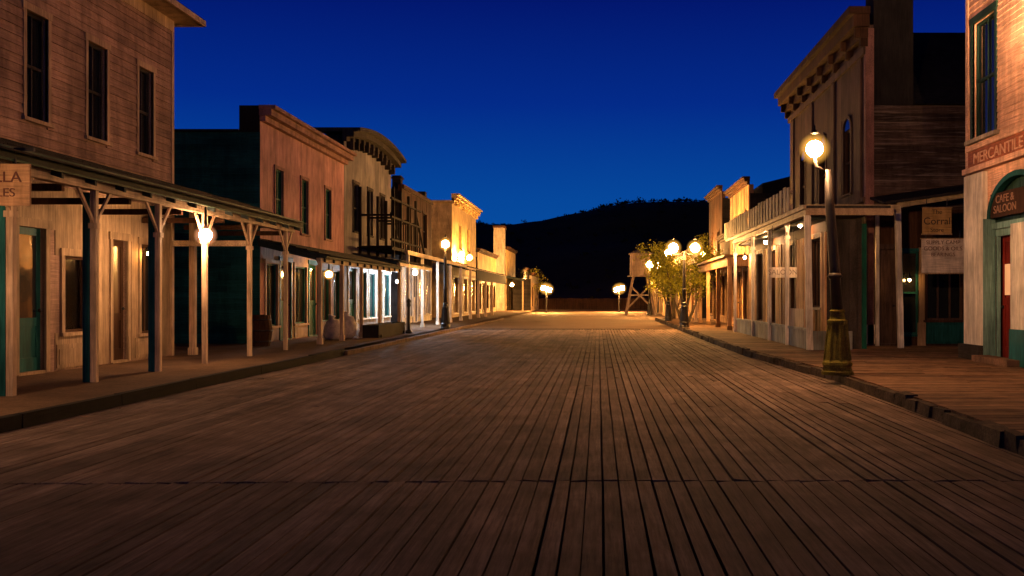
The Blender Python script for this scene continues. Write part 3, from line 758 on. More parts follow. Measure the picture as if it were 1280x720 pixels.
tw = thing('tall_false_front', 'narrow tall plank false front rising above the far left shops', 'building', (-9.6, 97, 0))
B(-10.2, -9.2, 96.8, 98.4, .05, 8.2).build('wall', M['pale'], tw); B(-10.3, -9.1, 96.7, 98.5, 8.2, 8.4).build('cornice', M['brown'], tw)
small_shop('L', -9.2, 99, 110, 6.2, M['ochre'], M['cream'], 'yellow lit plank shop beyond the narrow tall false front', 'plank_shop', M['brown'], openn=4, porch=(1.8, 3.2, M['posty']))
small_shop('L', -8.6, 114, 124, 4.6, M['pale'], M['cream'], 'last small pale shop at the far left end of the street', 'end_shop', M['brown'], openn=3)
porch_lamp(640, 356, -8.1, 'porch lamp on the yellow lit plank shop', M['lampY'], .14, up=.3)
porch_lamp(664, 349, -7.9, 'porch lamp by the last pale shop on the left', M['lampY'], .15, up=.3)

# ------------------------------------------------------------------ right building 1: orange corner building
XR = 7.7; fR = Fr('R', XR); y0, y1 = 11.0, 20.75
r1 = thing('orange_shop', 'orange clapboard two storey shop with tall green window and arched doorway at the right edge', 'building', (XR, 16, 0))
win = (yat(1245, XR), yat(1217, XR), 4.62, 7.0); win2 = (14.3, 15.4, 4.62, 7.0)
ent = (17.0, yat(1235, XR), .1, 3.80)
c = MB(); core(c, fR, y0, y1, .1, 9.2, [win, win2, ent]); lap(c, fR, y0, y1-.12, 4.5, 9.2, [win, win2], .12, .026)
# arch spandrels over the entrance
um = (ent[0]+ent[1])/2; uh = (ent[1]-ent[0])/2
for i in range(8):
    a0, a1 = math.pi*i/16, math.pi*(i+1)/16
    for s in (-1, 1):
        q = [(um+s*uh*math.cos(a0), 2.95+.8*math.sin(a0)), (um+s*uh*math.cos(a1), 2.95+.8*math.sin(a1)), (um+s*uh*math.cos(a1), 3.81), (um+s*uh*math.cos(a0), 3.81)]
        c.prism(q, fR, -.14, -.01, .5)
c.build('wall', M['orange'], r1)
c = MB(); fR.box(c, y1-.12, y1+.02, .15, 9.2, 0, .04); c.box(XR-.0, XR+.3, y1+.001, y1+.04, .15, 9.2); c.build('corner_board', M['orange'], r1)
B(XR+.34, XR+6, y0, y1, .1, 9.1).build('back_wall', M['black'], r1)
for w in (win, win2):
    f = window(r1, fR, *w, M['greendark'], M['greendark'], M['pane'], .10, 'HV', .07, sill=False)
    s = MB(); fR.box(s, w[0]-.2, w[1]+.2, w[2]-.08, w[2], 0, .12); s.build('sill', M['pale'], f)
# sign band
c = MB(); fR.box(c, y0, y1-.14, 4.04, 4.40, .0, .05); sb = c.build('sign_band', M['signbrown'], r1)
c = MB(); fR.box(c, y0, y1-.1, 4.40, 4.48, .0, .09); fR.box(c, y0, y1-.1, 3.93, 4.04, .0, .16); c.build('band_moulding', M['orange'], r1)
text(r1, 'MERCANTILE', .30, (XR-.056, 19.1, 4.21), ROT_R, M['inkpale'], ext=.008, sx=1.35)
# pilasters
c = MB(); fR.box(c, ent[1]+.02, y1-.05, .45, 3.9, .001, .10); c.build('pilaster', M['white'], r1)
c = MB(); fR.box(c, ent[1]-.02, y1+.0, .15, .45, .0, .20); c.build('pilaster_base', M['greydark'], r1)
c = MB(); fR.box(c, 16.4, 18.36, .45, 2.76, -.12, .10); fR.box(c, 11, 16.9, .45, 3.9, .001, .10); c.build('pilaster', M['white'], r1)
c = MB(); fR.box(c, 11, 18.37, .15, .82, -.1, .125); c.build('pilaster_base', M['teal'], r1)
# recess behind
fin = Fr('R', XR+.17)
c = MB(); vert(c, fin, ent[0]-.2, ent[1]+.3, .15, 3.9, [(18.33, 19.54, .2, 2.65)], .3); c.build('recess_wall', M['greendark'], r1)
B(XR-.105, XR+.13, ent[1]-.05, ent[1]-.004, .15, 2.95).build('door_jamb', M['tealpale'], r1)
B(XR+.05, XR+.12, ent[0], ent[1], 2.74, 2.86).build('transom_bar', M['tealpale'], r1)
dd = door(r1, fin, 18.35, 19.52, .2, 2.6, M['tealpale'], M['red'], None, .5, .05)
c = MB(); fin.box(c, 18.55, 19.40, 1.45, 2.05, -.078, -.052); c.build('lit_curtain', M['lampwin'], dd)
c = MB(); fR.box(c, 17.15, 19.55, 2.95, 3.42, -.04, .0); c.build('sign_board', M['brown'], r1)
text(r1, 'CAFE &\nSALOON', .21, (XR-.006, 18.85, 3.19), ROT_R, M['inkgold'], ext=.005, sx=1.25)
B(XR-.35, XR-.02, 17.9, 19.6, .15, .27).build('door_step', M['walkwood'], r1)
ar = MB()
for i in range(16):
    a0, a1 = math.pi*i/16, math.pi*(i+1)/16; R0, R1 = uh, uh-.11
    ar.prism([(um+R0*math.cos(a0), 2.95+.8*math.sin(a0)), (um+R0*math.cos(a1), 2.95+.8*math.sin(a1)), (um+R1*math.cos(a1), 2.95+.7*math.sin(a1)), (um+R1*math.cos(a0), 2.95+.7*math.sin(a0))], fR, -.1, .03, .5)
ar.build('arch_trim', M['tealx'], r1)

gl = thing('wall_lamp', 'assumed shaded cup wall lamp, added out of view to shine up the front of the orange shop', 'lamp', (XR, 15.4, 4.9))  # unseen lamp, assumed from the bright siding and added to light it
MB().tube([(XR, 15.4, 4.75), (XR-.4, 15.4, 4.65), (XR-.85, 15.4, 4.8)], .02, 8).build('arm', M['iron'], gl, True)
MB().lathe((XR-.85, 15.4, 4.82), [(.03, -.02), (.10, 0), (.17, .08), (.19, .2), (.18, .2), (.16, .09), (.09, .02), (.02, .01)], 18).build('lamp_cup', M['iron'], gl, True)
sh = MB()  # unseen street-side shade, added with the cup to keep light off the street
for i in range(14):
    a0 = R(180-93+186*i/14); a1 = R(180-93+186*(i+1)/14); q = lambda a, rr, z: (XR-.85+rr*math.cos(a), 15.4+rr*math.sin(a), z)
    sh.hexa([q(a0,.19,4.9), q(a1,.19,4.9), q(a1,.2,4.9), q(a0,.2,4.9), q(a0,.19,5.5), q(a1,.19,5.5), q(a1,.2,5.5), q(a0,.2,5.5)], .5)
sh.build('shade', M['iron'], gl)
MB().ball((XR-.85, 15.4, 4.96), .06, 14, 10).build('bulb', M['lampG'], gl, True)
# ------------------------------------------------------------------ right building 3: tall brown false front
X7 = 7.0; f7 = Fr('R', X7); y0, y1 = 25.9, 36.3
r3 = thing('tall_brown_hall', 'tall weathered brown false front hall with arched windows and heavy cornice behind the nearest lamp', 'building', (X7, 31, 0))
aw = [(27.55, 28.35, 4.3, 6.1), (30.6, 31.4, 4.3, 6.1), (33.6, 34.4, 4.3, 6.1)]
gfl = [(26.3, 27.3, .7, 2.7), (27.7, 28.7, .17, 2.6), (29.1, 30.5, .7, 2.7), (31, 35.5, .7, 2.7)]
ops = [(a, b, c_, d+.35) for a, b, c_, d in aw]
c = MB(); core(c, f7, y0, y1, .1, 8.5, ops+gfl)
vert(c, f7, y0, y1, 3.6, 8.5, ops, .45, .012, .003, .004)
for u in (26.5, 29.5, 32.5, 35.6): f7.box(c, u-.15, u+.15, 3.7, 7.9, .02, .07)
f7.box(c, y0, y1, 7.75, 7.95, .03, .10); f7.box(c, y0, y1, 3.9, 4.02, .03, .12)
c.build('wall', M['brownf'], r3)
for a, b, z0, z1 in aw: window(r3, f7, a, b, z0, z1, M['brownf'], M['brown'], M['pane'], .13, 'H', .06, arch=True)
c = MB(); f7.box(c, y0-.03, y0+.16, .15, 8.4, .0, .05); c.box(X7, X7+.16, y0-.05, y0-.0, .15, 8.4); c.build('corner_board', M['rosetrim'], r3)
cornice(r3, f7, y0, y1, 8.15, M['brown'], .55, .75, 1.3, .3)
for i, o in enumerate(gfl):
    if i == 1: door(r3, f7, *o, M['brownf'], M['brown'], M['pane'], .5, .1)
    else: window(r3, f7, *o, M['brownf'], M['brown'], M['panewarm'], .1, 'T', .05)
# side wall, faces the viewer
fq = Fr('F', y0); S = .02082
def qx(px): return (px-CXP)*S
sdoor = (qx(1099), qx(1121), .17, 2.65); sgl = (qx(1127), qx(1148), .45, 2.6); swin = (qx(1158), qx(1203), .82, 2.2)
so = [sdoor, sgl, swin]
c = MB(); core(c, fq, X7+.16, 13.5, .1, 6.4, so, -.12, 0); lap(c, fq, X7+.16, 13.5, 3.7, 6.4, [], .21, .045); c.build('side_wall', M['browny'], r3)
c = MB(); vert(c, fq, X7+.16, 10.4, .17, 3.7, so, .22, .012); c.build('side_shopfront', M['brown'], r3)
c = MB(); fq.box(c, qx(1156), qx(1208), .2, .76, .012, .04); fq.box(c, qx(1160), qx(1204), .26, .68, .04, .055); c.build('kick_panel', M['teal'], r3)
c = MB(); fq.box(c, qx(1066), qx(1098), .2, .70, .015, .05); c.build('kick_panel', M['white'], r3)
c = MB(); fq.box(c, qx(1148), qx(1155), .2, 2.7, .012, .06); fq.box(c, qx(1146), qx(1156), .15, .75, .05, .09); c.build('pilaster', M['cream'], r3)
door(r3, fq, *sdoor, M['brownf'], M['brownf'], None, .5, .06)
window(r3, fq, *sgl, M['teal'], M['teal'], M['pane'], .05, 'H', .05)
window(r3, fq, *swin, M['brown'], M['brownf'], M['pane'], .06, 'T', .05)
B(X7+.17, 13.5, y0+.13, y1, .1, 6.4).build('back_wall', M['black'], r3)
fr8 = MB(); fr8.box(X7+.17, 8.2, y0+.02, y0+.8, 6.42, 9.6); fr8.box(X7+.17, X7+.5, y0+.82, y1, 6.42, 8.5)
fr8.build('parapet_return', M['black'], r3)
rf = MB(); rf.hexa([(8.22, y0-.15, 6.42), (13.6, y0-.15, 6.42), (13.6, y1, 6.42), (8.22, y1, 6.42), (8.22, y0+3.2, 9.15), (13.6, y0+3.2, 9.15), (13.6, y0+6.5, 9.15), (8.22, y0+6.5, 9.15)])
rf.build('roof', M['roof'], r3)
# side porch
c = MB(); c.box(5.0, 7.46, 24.62, 24.76, 3.50, 3.70); c.bar((7.4, 24.69, 3.70), (9.5, 24.69, 4.02), .12, .16, up=(0,0,1)); r3b = c.build('porch_beam', M['postx'], r3)
c = MB(); c.hexa([(7.05, 24.5, 3.70), (9.6, 24.5, 4.06), (9.6, 25.85, 4.3), (7.05, 25.85, 3.95), (7.05, 24.5, 3.76), (9.6, 24.5, 4.12), (9.6, 25.85, 4.36), (7.05, 25.85, 4.01)]); c.build('porch_roof', M['roofy'], r3)
post(r3, 7.50, 24.69, .15, 3.66, M['white'], .13, 0, plinth=False, lean=-.08); post(r3, 7.2, 26.6-.9, .15, 3.55, M['white'], .09, 0, plinth=False)
porch_lamp(1137, 350, 8.05, 'small warm bulb added for the lamp reflections in the teal glazed door of the brown hall', M['lampS'], .035, up=.2, name='wall_lamp')  # added bulb in place of lamp reflections on the door glass
porch_lamp(1071, 318, 6.75, 'small porch lamp over the brown hall window behind the nearest lamp post', M['lampS'], .05, up=.3)
# hanging signs
def board_sign(px0, px1, py0, py1, Y, label, mb_, lines, inkm, sizes):
    x0, x1 = (px0-CXP)*Y/F, (px1-CXP)*Y/F; z1, z0 = zat(py0, Y), zat(py1, Y)
    t = thing('hanging_sign', label, 'sign', ((x0+x1)/2, Y, z0), 'signs hanging beside the white pilaster')
    B(x0, x1, Y-.018, Y+.018, z0, z1, .5).build('board', mb_, t)
    B(x0-.02, x1+.02, Y-.025, Y+.025, z0-.03, z0-.001).build('rail', M['cream'], t); B(x0-.02, x1+.02, Y-.025, Y+.025, z1+.001, z1+.025).build('rail', M['cream'], t)
    z = z1
    for s, sz in zip(lines, sizes):
        z -= sz*.62; text(t, s, sz, ((x0+x1)/2, Y-.021, z), ROT_F, inkm, ext=.003); z -= sz*.48
    h = MB()
    for x in (x0+.1, x1-.1): h.tube([(x, Y, z1+.02), (x, Y, z1+.22)], .01, 6)
    h.build('hanger', M['iron'], t)
    return t
board_sign(1153, 1189, 260, 292, 24.55, 'small ochre board sign with scrawled script, above the white notice board', M['signor'], ['The', 'Corral', 'Store'], M['inkdark'], [.16, .25, .15])
board_sign(1152, 1205, 299, 341, 24.55, 'wide cream notice board with three rows of brown lettering', M['signcream'], ['SUPPLY CAMP', 'GOODS & OILS', 'BEARINGS'], M['ink'], [.135, .14, .13])

# ------------------------------------------------------------------ right building 4: low plank shop with porch in front of the hall
r4 = thing('plank_shop', 'low plank shop with cream corner posts, upright board shutters and a slatted balcony rail', 'building', (5.6, 30, 0))
X8 = 5.55; f8 = Fr('R', X8); y0, y1 = 24.2, 36.6
op = [(24.75, 25.9, 1.15, 2.9), (27.9, 28.7, .6, 2.9), (31.0, 31.9, .6, 2.9), (33.4, 34.6, .6, 2.9)]
c = MB(); core(c, f8, y0, y1, .1, 3.3, op, -.1, 0); c.build('wall', M['brown'], r4)
c = MB(); vert(c, f8, y0, y1, .55, 3.0, op, .17, .03, .022, .03); c.build('upright_boards', M['plank'], r4)
for o in op: window(r4, f8, *o, M['pale'], M['brown'], M['pane'], .1, 'T', .05)
c = MB(); ff = Fr('F', y0); vert(c, ff, X8, X8+.85, .15, 3.3, [], .2, .02); c.box(X8, X8+.85, y0+.001, y0+.1, .15, 3.3); c.build('end_wall', M['greydark'], r4)
B(X8+.86, X8+.98, y0+.02, y0+.14, .15, 3.2).build('green_stile', M['green'], r4)
XP = 5.0
c = MB(); f9 = Fr('R', XP+.06); vert(c, f9, 23.75, 36.2, .15, .60, [], .55, .02, .006, .01); f9.box(c, 23.7, 36.2, .60, .66, -.02, .06); c.box(XP, X8+.5, 23.70, 23.76, .15, .6); c.build('skirt_panel', M['skirt'], r4)
B(XP+.05, XP+.07, 24.5, 26.3, .66, 1.12).build('kick_panel', M['cream'], r4)
c = MB(); c.box(XP-.08, XP+.06, 23.6, 36.4, 3.36, 3.52); c.box(XP-.14, XP-.082, 23.55, 36.4, 3.50, 3.60); c.box(XP+.062, X8+1.45, 23.6, 23.74, 3.36, 3.52); c.build('porch_beam', M['posty'], r4)
for px in (919, 941, 962, 984): post(r4, XP, yat(px, XP), .15, 3.36, M['white'], .09, .35, plinth=False)
post(r4, XP+.04, 23.72, .15, 3.36, M['white'], .14, 0, plinth=False, lean=-.06)
c = MB(); c.box(XP, 6.98, 23.76, 36.4, 3.53, 3.60, .5); c.build('porch_roof', M['greydark'], r4)
c = MB(); c.box(XP+.1, X8+.0, 24, 36.2, 3.28, 3.35, .5); c.build('roof_underside', M['ceil'], r4)
# slatted rail on the roof edge
c = MB(); y = 25.9
while y < 38.8:
    w = random.uniform(.26, .36); c.box(XP-.05, XP-.02, y, y+w, 3.66, 4.30+random.uniform(-.03, .03)); y += w+random.uniform(.16, .26)
rl = c.build('rail_board', M['pale'], r4)
c = MB(); c.box(XP-.015, XP+.04, 25.8, 39, 3.74, 3.82); c.box(XP-.015, XP+.04, 25.8, 39, 4.12, 4.20); c.box(XP-.01, XP+.03, 25.8, 39, 3.60, 3.74); c.build('rail', M['posty'], rl)
ws = thing('hanging_sign', 'narrow white sign hanging under the porch of the plank shop', 'sign', (4.9, 28, 2))
Ys = 27.2; xa, xb = (961-CXP)*Ys/F, (996-CXP)*Ys/F
B(xa, xb, Ys-.02, Ys+.02, zat(347, Ys), zat(334, Ys), .5).build('board', M['white'], ws)
text(ws, 'SALOON', .2, ((xa+xb)/2, Ys-.024, zat(340.5, Ys)), ROT_F, plain('faded_ink', (.30, .24, .2), .7), ext=.003)
h = MB(); h.tube([(xa+.1, Ys, zat(334, Ys)), (xa+.1, Ys, 3.36)], .012, 6); h.tube([(xb-.1, Ys, zat(334, Ys)), (xb-.1, Ys, 3.36)], .012, 6); h.build('hanger', M['iron'], ws)
porch_lamp(957, 303, 5.25, 'assumed small warm lamp, added under the middle of the plank shop porch beam to light its boards', M['lampW'], .05, up=.12)  # assumed lamp, added so the upright boards are lit from inside the porch
porch_lamp(1000, 282, 5.25, 'assumed small warm lamp, added under the near end of the plank shop porch beam to light its boards', M['lampW'], .045, up=.12)  # second assumed lamp, added to brighten the near upright boards
porch_lamp(931, 322, 5.3, 'small warm lamp under the far end of the plank shop porch', M['lampW'], .05, up=.2)

# ------------------------------------------------------------------ right 5, 6, 7
t5 = small_shop('R', 6.0, 39.5, 45.2, 5.9, M['plank'], M['plank'], 'orange plank false front shop with square cap, beyond the plank shop', 'false_front_shop', M['brown'], openn=3, depth=5, pitch=0)
r = MB(); r.prism([(6.6, 5.5), (12.5, 5.5), (12.5, 5.9), (8.0, 6.35), (6.6, 6.0)], Fr('F', 40.0), -5, 0, .5); r.build('roof', M['roof'], t5)
t6 = thing('low_porch', 'low orange beamed porch on posts in front of the far right shops', 'porch', (5.3, 44, 0))
c = MB(); c.box(4.95, 5.15, 38.2, 49.5, 2.62, 2.95); c.box(5.15, 6.6, 38.2, 38.35, 2.62, 2.95); c.build('porch_beam', M['plank'], t6)
c = MB(); c.box(4.8, 5.98, 38.0, 49.6, 2.96, 3.05); c.build('porch_roof', M['plank'], t6)
for y in (38.3, 42, 45.8, 49.3): post(t6, 5.05, y, .15, 2.62, M['plank'], .15, 0)
t6w = small_shop('R', 6.3, 45.6, 50.9, 4.2, M['brown'], M['plank'], 'dark brown low shop under the orange beamed porch', 'low_shop', M['brown'], openn=3, depth=4)
small_shop('R', 6.4, 51.4, 57.4, 6.9, M['brown'], M['plank'], 'narrow tall brown shop beyond the orange beamed porch', 'tall_shop', M['brown'], openn=3, depth=4, porch=(1.5, 3.1, M['plank']))
small_shop('R', 6.2, 60, 72, 4.3, M['plank'], M['plank'], 'long low plank shop behind the lit trees on the right', 'long_shop', M['brown'], openn=6, depth=5, porch=(1.6, 2.9, M['posty']))
small_shop('R', 6.4, 75, 92, 4.6, M['ochre'], M['cream'], 'far right pale shop behind the water tower', 'far_shop', M['brown'], openn=6, depth=5, porch=(1.6, 2.9, M['posty']))
porch_lamp(842, 355, 4.9, 'bright low lamp hung on the porch of the long plank shop behind the trees', M['lampY'], .17, up=.3)
porch_lamp(879, 318, 5.8, 'bright lamp on the front of the narrow tall brown shop', M['lampY'], .13, up=.3, name='wall_lamp')
porch_lamp(824, 331, 5.2, 'round lamp above the porch of the pale shop behind the trees', M['lampY'], .18, up=.3)
B(5.62, 5.66, 79, 90, 3.2, 3.6).build('tmp', M['posty']) if 0 else None

# ------------------------------------------------------------------ water tower
wt = thing('water_tower', 'pale wooden water tower on splayed timber legs beside the right end of the street', 'tower', (3.35, 80, 0))
c = MB(); n = 16
for i in range(n):
    a = 2*math.pi*i/n; b = a+2*math.pi/n*.94; r0 = .82
    q = [(3.35+r0*math.cos(t)*s, 80+r0*math.sin(t)*s) for t, s in ((a, 1), (b, 1), (b, .93), (a, .93))]
    c.hexa([(x, y, 3.2) for x, y in q]+[(x, y, 4.95+random.uniform(-.04, .04)) for x, y in q])
c.lathe((3.35, 80, 3.2), [(.76, 0), (.76, .05)], 16)
c.build('tank', M['towerw'], wt)
c = MB(); c.lathe((3.35, 80, 4.9), [(.95, 0), (.95, .05), (.05, .4)], 16); c.build('tank_roof', M['towerw'], wt)
c = MB(); c.lathe((3.35, 80, 3.1), [(1.0, 0), (1.0, .08)], 16); c.build('platform', M['towerw'], wt)
for sx in (-1, 1):
    for sy in (-1, 1): MB().bar((3.35+sx*1.15, 80+sy*1.15, 0), (3.35+sx*.55, 80+sy*.55, 3.1), .14).build('leg', M['towerw'], wt)
c = MB()
for s in (-1, 1):
    c.bar((3.35-1.05, 80+s*1.02, .5), (3.35+.72, 80+s*.72, 2.3), .07); c.bar((3.35+1.05, 80+s*1.06, .5), (3.35-.72, 80+s*.76, 2.3), .07)
    c.bar((3.35-.85, 80+s*.86, 1.6), (3.35+.85, 80+s*.86, 1.6), .08)
c.build('cross_brace', M['towerw'], wt)

# ------------------------------------------------------------------ trees by the lamps
def tree(x, y, h, rad, label, n=1500, m=None, leaf=.13, stems=4, group='small trees lit by the far lamps'):
    t = thing('small_tree', label, 'tree', (x, y, 0), group)
    tr = MB(); tips = []
    for i in range(stems):
        a = 2*math.pi*i/stems+random.uniform(-.4, .4); p = Vector((x+.12*math.cos(a), y+.12*math.sin(a), 0)); pts = [p]; d = Vector((math.cos(a)*.35, math.sin(a)*.35, 1)).normalized()
        for k in range(6):
            p = p+d*h*.14; pts.append(p.copy()); d = (d+Vector((random.uniform(-.2, .2), random.uniform(-.2, .2), .05))).normalized()
            if k >= 2:
                q = p.copy(); e = (d+Vector((random.uniform(-1, 1), random.uniform(-1, 1), random.uniform(-.1, .6)))).normalized(); bp = [q.copy()]
                for _ in range(3): q = q+e*h*.08; e = (e+Vector((0, 0, -.12))).normalized(); bp.append(q.copy())
                tr.tube(bp, [.03, .022, .015, .006], 6); tips += bp[1:]
        tr.tube(pts, [.085, .075, .06, .05, .04, .03, .012], 8); tips += pts[4:]
    tr.build('trunk', M['bark'], t, True)
    lf = MB(); clumps = [tp+Vector((random.gauss(0, .22), random.gauss(0, .22), random.gauss(0, .2)))*rad for tp in tips for _ in range(2)]
    for _ in range(n):
        c = random.choice(clumps); p = c+Vector((random.gauss(0, .17), random.gauss(0, .17), random.gauss(0, .15)-.06))
        u = Vector((random.gauss(0, 1), random.gauss(0, 1), random.gauss(0, 1))).normalized()*leaf*random.uniform(.5, 1.1); w = u.cross(Vector((random.gauss(0, 1), random.gauss(0, 1), random.gauss(0, 1)))).normalized()*leaf*.32
        k = len(lf.v); lf.v += [tuple(p-u*.5), tuple(p+w), tuple(p+u*.6), tuple(p-w)]; lf.f.append((k, k+1, k+2, k+3)); lf.t.append(random.random())
    lf.build('crown', m or M['leafy'], t)
tree(4.35, 50.0, 4.2, 1.2, 'yellow green small tree behind the two globe lamp post', 7000)
tree(4.6, 60.0, 4.0, 1.2, 'yellow green tree just left of the two globe lamp post', 6000)
tree(5.1, 66.0, 3.6, 1.0, 'thin yellowish tree between the lamp posts by the far shops', 4000)
tree(-7.0, 104.0, 4.4, 1.0, 'thin twiggy tree at the far left end of the street', 900, leaf=.16)

# ------------------------------------------------------------------ small things on the walks
def barrel(x, y, label):
    t = thing('barrel', label, 'barrel', (x, y, .15))
    c = MB(); n = 14
    for i in range(n):
        a = 2*math.pi*i/n; b = a+2*math.pi/n*.96
        for (z0, r0), (z1, r1) in (((0, .24), (.4, .30)), ((.4, .30), (.8, .24))):
            q = lambda t, r, z: (x+r*math.cos(t), y+r*math.sin(t), .15+z)
            c.hexa([q(a, r0, z0), q(b, r0, z0), q(b, r0-.03, z0), q(a, r0-.03, z0), q(a, r1, z1), q(b, r1, z1), q(b, r1-.03, z1), q(a, r1-.03, z1)], .5)
    c.build('stave', M['brown'], t); MB().lathe((x, y, .15), [(.22, .74), (.22, .77)], 14).build('lid', M['brown'], t)
    for z, r in ((.12, .262), (.4, .305), (.68, .262)): MB().lathe((x, y, .15+z), [(r, -.02), (r+.004, 0), (r, .02)], 14).build('hoop', M['iron'], t, True)
barrel((326-CXP)*25.8/F, 25.8, 'dark brown wooden barrel in the gap under the porch beside the rose shop')
def trough(x0, x1, y0, y1, label):
    t = thing('water_trough', label, 'trough', ((x0+x1)/2, y0, .1))
    c = MB(); c.box(x0, x1, y0, y1, .15, .22); c.box(x0, x0+.05, y0, y1, .22, .55); c.box(x1-.05, x1, y0, y1, .22, .55); c.box(x0+.05, x1-.05, y0, y0+.05, .22, .55); c.box(x0+.05, x1-.05, y1-.05, y1, .22, .55)
    c.build('tub', M['black'], t)
    for y in (y0+.3, y1-.3): B(x0-.04, x1+.04, y-.04, y+.04, .12, .25).build('foot', M['black'], t)
trough(-7.3, -6.8, 30.8, 35.0, 'long black timber trough on the walk in front of the grey hall')
def sack(x, y, s, label):
    c = MB(); n = 12
    c.tube([(x, y, .15), (x, y, .15+.1*s), (x+.03, y, .15+.35*s), (x+.02, y, .15+.55*s), (x-.02, y, .15+.62*s), (x, y, .15+.72*s)], [.2*s, .27*s, .28*s, .2*s, .07*s, .12*s], n)
    tag(c.build('grain_sack', M['sack'], None, True), label, 'sack', 'pale sacks on the walk')
sack(-7.95, 29.7, 1.0, 'pale tied sack standing left under the canopy of the rose shop')
sack(-7.75, 30.5, 1.15, 'larger pale tied sack, right of the pair under the rose shop canopy')
hp = thing('hitching_post', 'short black hitching post on the left kerb in front of the pale storefront', 'post', (-6.6, 34.6, .15))
xh = (511-CXP)*35/F
MB().lathe((xh, 35, .15), [(.12, 0), (.12, .06), (.06, .12), (.045, .9), (.07, .98), (.05, 1.08)], 12).build('post', M['iron'], hp, True)
MB().lathe((xh, 35, 1.2), [(.05, 0), (.075, .07), (.05, .14), (.01, .18)], 12).build('finial', M['iron'], hp, True)
hp.location = (xh, 35, .15)
for ch in hp.children: ch.location = Vector((0, 0, 0))+Vector((-6.6-xh, 34.6-35, 0))
rl_ = thing('reflection_lantern', 'small red lantern added for the reddish reflection in the shop window of the tan shop', 'lantern', (X1-.3, 17.5, 1.75))
Yl = (wA[0]+wA[1])/2+.03  # added lantern glow stands in for a reddish reflection in the pane
MB().lathe((X1-.32, Yl, 1.82), [(.03, -.07), (.05, -.04), (.055, .02), (.03, .07)], 12).build('lantern_glass', M['lampR'], rl_, True)
MB().tube([(X1-.32, Yl, 1.9), (X1-.32, Yl, 2.15)], .008, 6).build('chain', M['iron'], rl_)
sk = MB()
for k in range(4): sk.ball((X1-.3, wA[0]+.1+k*.19, .93+.01*(k % 2)), .075, 10, 7, .7)
tag(sk.build('folded_cloths', M['sack'], None, True), 'pale folded cloths lying on the sill inside the tan shop window', 'cloth')
porch_lamp(186, 317, -9.02, 'small warm bulb added for the reflected bulbs in the second shop window of the tan shop', M['lampS'], .04, up=.15, name='wall_lamp')  # added bulb standing in for a reflection in the window

# ------------------------------------------------------------------ street end: fence, hills
fe_ = thing('end_fence', 'dark low board fence closing the far end of the street', 'fence', (0, 116, 0))
c = MB(); x = -12
while x < 14: w = random.uniform(.2, .3); c.box(x, x+w-.02, 116, 116.04, 0, 1.3+random.uniform(-.05, .05)); x += w
c.build('fence_board', M['brown'], fe_); B(-12, 14, 116.05, 116.1, .3, .4).build('rail', M['greydark'], fe_)
RID = [(-600, 12), (-60, 22.0), (-38, 23.2), (-26, 22.6), (-18, 23.4), (-11, 25.2), (-3, 26.8), (5, 29.0), (12, 29.6), (22, 29.8), (32, 29.8), (60, 31), (120, 33), (600, 16)]
def ridge(x):
    for (a, z), (b, w) in zip(RID, RID[1:]):
        if x <= b: return z+(w-z)*(x-a)/(b-a)
    return 16
from mathutils import noise as mn
def hillz(x, y):
    t = min(1, max(0, (y-118)/182)); s = t*t*(3-2*t) if y < 300 else 1-(y-300)/500
    xr = x*300/max(y, 150)
    s2 = s*(1+.12*mn.noise(Vector((x*.03, y*.03, 0)))*(1-abs(2*t-1) if y < 300 else 0))
    return -.2+ridge(xr)*s2+.5*mn.noise(Vector((x*.12, y*.12, 3)))*t
gridsheet('hill', -500, 500, 118, 520, 260, 120, hillz, M['hill'])
sc_ = MB()
for _ in range(1500):
    y = random.choice([random.uniform(285, 306), random.uniform(130, 300)]); x = random.uniform(-110, 140); z = hillz(x, y); s = .45*random.uniform(.5, 1.5)*(1.25 if 0 < x < 28 and y > 280 else .8)
    for _k in range(16):
        p = Vector((x, y, z+.4*s))+Vector((random.gauss(0, .7), random.gauss(0, .5), abs(random.gauss(0, .55))))*s
        u = Vector((random.gauss(0, 1), random.gauss(0, 1), random.gauss(0, 1))).normalized()*.5*s; w = u.cross(Vector((random.gauss(0, 1), random.gauss(0, 1), random.gauss(0, 1)))).normalized()*.35*s
        k = len(sc_.v); sc_.v += [tuple(p-u), tuple(p+w), tuple(p+u), tuple(p-w)]; sc_.f.append((k, k+1, k+2, k+3)); sc_.t.append(random.random())
o = sc_.build('hill_scrub', M['leafd']); o['kind'] = 'stuff'

# ------------------------------------------------------------------ night air, switched off; the lamp halos are glowing shells
HZD = 0
if HZD:
    hz = B(-620, 620, -80, 1190, -1.2, 46, .5); ho = hz.build('haze', M['ground']); ho['kind'] = 'stuff'
    hm = bpy.data.materials.new('haze_air'); hm.use_nodes = True; nt = hm.node_tree; nt.nodes.clear()
    out = nt.nodes.new('ShaderNodeOutputMaterial'); pv = nt.nodes.new('ShaderNodeVolumePrincipled')
    pv.inputs['Color'].default_value = (.95, .93, .9, 1); pv.inputs['Density'].default_value = HZD; pv.inputs['Anisotropy'].default_value = .6
    nt.links.new(pv.outputs[0], out.inputs['Volume']); ho.data.materials.clear(); ho.data.materials.append(hm)

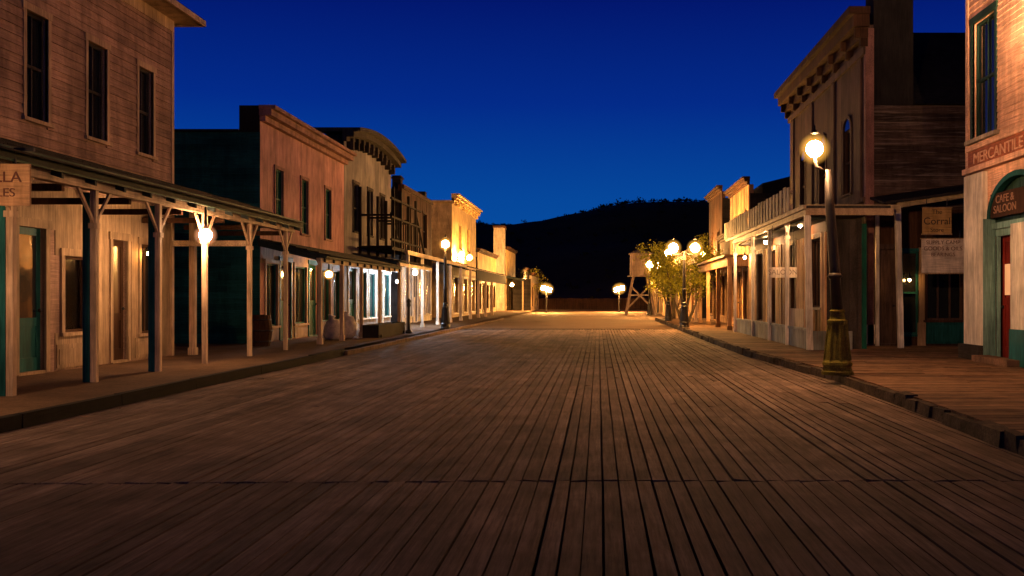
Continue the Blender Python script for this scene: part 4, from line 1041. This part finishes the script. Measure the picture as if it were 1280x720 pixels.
# ------------------------------------------------------------------ sky, sun, camera
w = bpy.data.worlds.new('World'); scene.world = w; w.use_nodes = True; nt = w.node_tree; bg = nt.nodes['Background']
sky = nt.nodes.new('ShaderNodeTexSky'); sky.sky_type = 'NISHITA'; sky.sun_disc = False
SUN_EL, SUN_ROT = R(-3.0), R(20)
sky.sun_elevation = SUN_EL; sky.sun_rotation = SUN_ROT
tc = nt.nodes.new('ShaderNodeTexCoord'); sp = nt.nodes.new('ShaderNodeSeparateXYZ'); nt.links.new(tc.outputs['Generated'], sp.inputs[0])
rp = nt.nodes.new('ShaderNodeValToRGB'); e = rp.color_ramp.elements
e[0].position = 0.0; e[0].color = (.0005, .088, .37, 1); e[1].position = 1.0; e[1].color = (.0005, .001, .008, 1)
for p_, c_ in ((.10, (.0002, .062, .33, 1)), (.19, (.0001, .023, .25, 1)), (.29, (.0001, .007, .15, 1)), (.5, (.0004, .002, .03, 1))):
    q = e.new(p_); q.color = c_
nt.links.new(sp.outputs[2], rp.inputs[0])
# night tint over the twilight sky texture
mx = nt.nodes.new('ShaderNodeMix'); mx.data_type = 'RGBA'; mx.blend_type = 'MIX'; mx.inputs[0].default_value = .996
nt.links.new(sky.outputs[0], mx.inputs[6]); nt.links.new(rp.outputs[0], mx.inputs[7])
nt.links.new(mx.outputs[2], bg.inputs['Color']); bg.inputs['Strength'].default_value = 1.0
sl = bpy.data.lights.new('sun', 'SUN'); sl.energy = .012; sl.angle = R(8); sl.color = (.55, .7, 1.0)
so_ = bpy.data.objects.new('sun', sl); COL.objects.link(so_); so_.rotation_euler = (R(60), 0, R(20))
cd = bpy.data.cameras.new('camera'); cam = bpy.data.objects.new('camera', cd); COL.objects.link(cam); scene.camera = cam
cam.location = (0, 0, CAMZ); cam.rotation_euler = (R(90), 0, 0)
cd.sensor_width = 36; cd.lens = 36*F/1280; cd.shift_x = (640-CXP)/1280; cd.shift_y = (HZ-360)/1280
cd.clip_end = 3000; cd.clip_start = .05
scene.view_settings.view_transform = 'Standard'; scene.view_settings.look = 'None'; scene.view_settings.exposure = 0; scene.view_settings.gamma = 1
scene.cycles.volume_bounces = 0; scene.cycles.sample_clamp_indirect = 4
